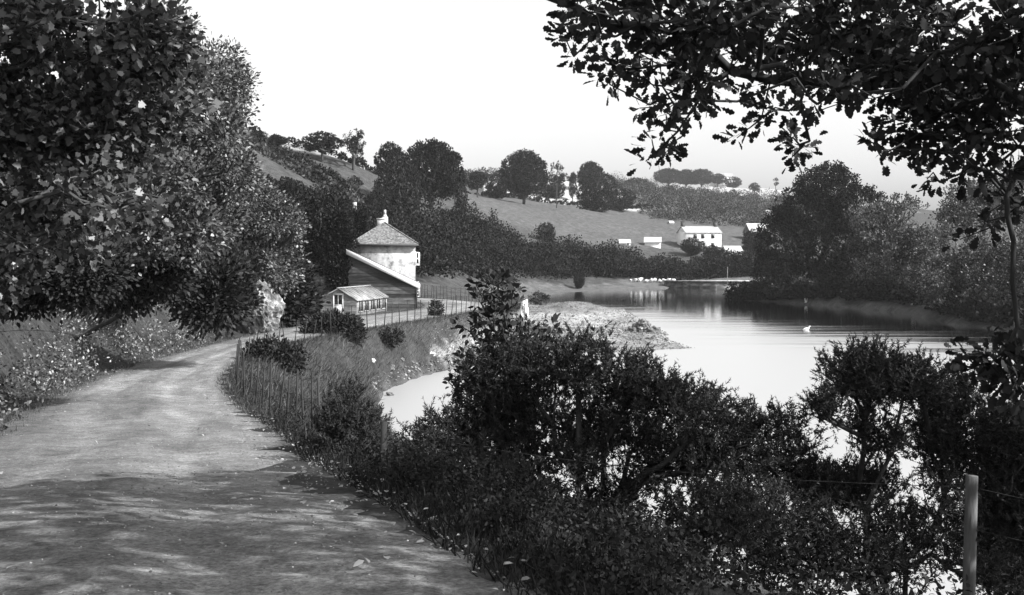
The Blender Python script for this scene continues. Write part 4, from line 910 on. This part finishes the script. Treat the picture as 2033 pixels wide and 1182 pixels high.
stone(WM[2], -4.5, 61.6, H(-4.5, 61.6) + .08, .36, "pale boulder on the muddy shore beneath the rounded bush", name="boulder")
o = stone(WM[3], *foot(1041, 92)[:2], foot(1041, 92)[2] + .9, 1.0, "tall white upright shape on the shore beside the young oak", name="upright_shape"); o.scale = (.75, .6, 3.2); o.rotation_euler = (0, .08, .4)  # white mark of unknown nature, drawn with a stone mesh
o = stone(WM[0], *foot(627, 62)[:2], foot(627, 62)[2] + .3, 1.0, "white upright stone at the left verge just before the shed", name="marker_stone"); o.scale = (.4, .4, 1.3); o.rotation_euler = (0, -.12, .4)
# shingle: thousands of pebbles over the spit and the muddy shore
def pebbles(name, label, P, lo, hi, mat, seed):
    rr = rng_(seed); n = len(P); P = P.copy(); sz = rr.uniform(lo, hi, n)**1.0
    oc = np.array([(1,0,0),(0,1,0),(-1,0,0),(0,-1,0),(0,0,.7),(0,0,-.5)]); fc = [0,1,4, 1,2,4, 2,3,4, 3,0,4, 1,0,5, 2,1,5, 3,2,5, 0,3,5]
    V = oc[None]*rr.uniform(.6, 1.3, (n, 6, 1))*sz[:, None, None]; a = rr.uniform(0, 6.28, n); ca, sa = np.cos(a)[:, None], np.sin(a)[:, None]
    V = np.stack([V[..., 0]*ca - V[..., 1]*sa, V[..., 0]*sa + V[..., 1]*ca, V[..., 2]], 2) + np.stack([P[:, 0], P[:, 1], height(P[:, 0], P[:, 1]) + .02], 1)[:, None]
    g = Geo(); g.add(V, (np.arange(n)*6)[:, None] + np.array(fc)[None], 3); return tag(g.build(name, M[mat]), label, "shingle", kind="stuff")
M['grit'] = leaf_mat("road_grit", .16, .5, .2, .8, 0.0)
M['pebble'] = leaf_mat("pebble", .09, .4, .2, .8, 0.0)
qs = scatter(np.array([(-5,64),(-1,69),(5.8,72.5),(12.8,75),(11.2,80),(12.6,87),(12,98),(10.8,111),(3,122),(-2,118),(-3,90)]), 16000, r); qs = qs[~inside(qs[:, 0], qs[:, 1], SHORE)]; qs = qs[height(qs[:, 0], qs[:, 1]) < 2.1]
pebbles("shingle", "loose shingle covering the spit and the mound", qs, .02, .075, 'pebble', 501)
qs = scatter(np.array([(-8,50),(-6.2,50),(-4.6,58.5),(-2.6,64),(-.6,70),(-4,72),(-7,60)]), 2600, r); qs = qs[~inside(qs[:, 0], qs[:, 1], SHORE)]; qs = qs[height(qs[:, 0], qs[:, 1]) < .7]
pebbles("shore_stones", "small stones along the foot of the grassy bank", qs, .03, .13, 'pebble', 502)
# grit and small stones on the road
kk = r.integers(28, 150, 9000); ff = r.random(9000)[:, None]; ff = np.where(r.random((9000, 1)) < .5, ff, np.clip(r.normal(.5, .5, (9000, 1)), 0, 1)); kj = np.minimum(kk + 1, len(RL) - 1); fk = r.random(9000)[:, None]
qa_ = RL[kk]*(1-fk) + RL[kj]*fk; qb_ = RR[kk]*(1-fk) + RR[kj]*fk; qg = qa_*(1-ff) + qb_*ff
_h = height; height = lambda x, y: road_z(qg) - .012 if len(np.ravel(x)) == 9000 else _h(x, y)
def road_z(P): return _h(P[:, 0], P[:, 1]) + .05 + .06*(1 - (2*ff[:, 0] - 1)**2) - .035*np.exp(-((ff[:, 0]-.3)/.07)**2) - .035*np.exp(-((ff[:, 0]-.68)/.07)**2)
pebbles("road_grit", "loose grit and small stones on the rolled earth road", qg, .003, .012, 'grit', 503)
height = _h
# pale rock faces
def crag(label, px, py, Y, w, h, dpt, seed):
    c = W(px, py, Y); import bmesh
    bm = bmesh.new(); bmesh.ops.create_icosphere(bm, subdivisions=5, radius=1)
    off = Vector((seed, seed*.7, 0))
    for v in bm.verts:
        d = v.co.normalized(); n = mnoise.noise(d*1.6 + off)*.35 + abs(mnoise.noise(d*4 + off))*.3 + mnoise.noise(d*9 + off)*.12; q = d*(1 + n)
        v.co = Vector((q.x*w/2, q.y*dpt/2, q.z*h/2))
    me = bpy.data.meshes.new("crag"); bm.to_mesh(me); bm.free(); me.materials.append(M['rock'])
    o = bpy.data.objects.new("crag", me); COL.objects.link(o); o.location = tuple(c); return tag(o, label, "rock")
crag("pale broken rock face beside the road bend", 512, 612, 53, 2.0, 2.3, 1.6, 3)
crag("small pale rock outcrop above the shed roof", 655, 568, 86, 2.2, 1.6, 1.5, 9)
# moored boat
bx, by = XY(1441, 180); boat = empty("sailing_boat", (bx, by, 0), "small moored boat with a bare mast before the quay", "boat", rz=.15)
g = Geo(); ns = 11; secs = []
for i in range(ns):
    f = i/(ns-1)*2 - 1; wdt = .62*(1 - abs(f)**2.4) + .02; sh_ = .42 + .28*f*f + (.1 if f > .5 else 0); k = []
    for j in range(9): an = math.pi*j/8; k.append((f*1.6, -wdt*math.cos(an), sh_ - (sh_ + .25)*math.sin(an)**.8))
    secs.append(k)
secs = np.array(secs); idx = (np.arange(ns-1)[:, None]*9 + np.arange(8)[None])[..., None] + np.array([0, 1, 10, 9]); g.add(secs, idx, 4); hull = g.build("hull", M['hull'], boat, smooth=True)
g = Geo(); g.box((-.1, 0, .3), (.25, 1.0, .05)); g.box((.8, 0, .36), (.2, .8, .05)); g.build("thwart", M['board'], hull)
g = Geo(); g.cyl((.25, 0, -.1), (.3, 0, 3.7), .05, .03, 8); g.build("mast", M['mast'], boat)
# white specks of unknown nature, drawn as birds, one with raised wings
def bird(name, label, px, py, Y, wings):
    c = W(px, py, Y); o = empty(name, c, label, "bird", rz=.4); g = Geo()
    pts = [(-.36, 0, .02), (-.25, 0, .05), (-.1, 0, .06), (.1, 0, .07), (.22, 0, .12), (.28, 0, .24), (.33, 0, .29), (.4, 0, .28), (.47, 0, .27)]; rad = [.01, .07, .12, .12, .08, .045, .05, .04, .01]
    for a, b, ra, rb in zip(pts[:-1], pts[1:], rad[:-1], rad[1:]): g.segs([a], [b], ra, rb, 10)
    for s in (-1, 1):
        if wings: g.poly([(.12, s*.08, .12), (.16, s*.3, .5), (.1, s*.42, .95), (-.02, s*.4, .8), (-.12, s*.25, .4), (-.14, s*.08, .12)])
        else: g.poly([(.12, s*.1, .13), (0, s*.15, .12), (-.3, s*.06, .09), (-.1, s*.08, .17)])
    b_ = g.build("body", M['feather'], o, smooth=False); return o
o = bird("white_speck", "white speck drawn as a bird with raised wings over the edge of the opposite bank", 1600, 601, 133, True)
o.scale = (.6, .6, .6)
bird("white_speck", "white speck drawn as a bird low against the dark trees of the opposite bank", 1813, 606, 116, False)
bird("white_speck", "white speck drawn as a bird floating on the open river before the tallest tree", 1601, 655, 92.5, False)

# ------------------------------------------------------------------ the air between here and the hill
m = bpy.data.materials.new("air"); m.use_nodes = True; t = m.node_tree; t.nodes.clear(); out = t.nodes.new("ShaderNodeOutputMaterial")
pv = t.nodes.new("ShaderNodeVolumePrincipled"); pv.inputs['Color'].default_value = g3(.98); pv.inputs['Density'].default_value = .00018; pv.inputs['Anisotropy'].default_value = .2
t.links.new(pv.outputs[0], out.inputs['Volume'])
g = Geo(); g.box((90, 395, 38), (900, 930, 84)); hz = g.build("haze", m); tag(hz, "pale summer haze filling the valley air", "haze", kind="stuff")
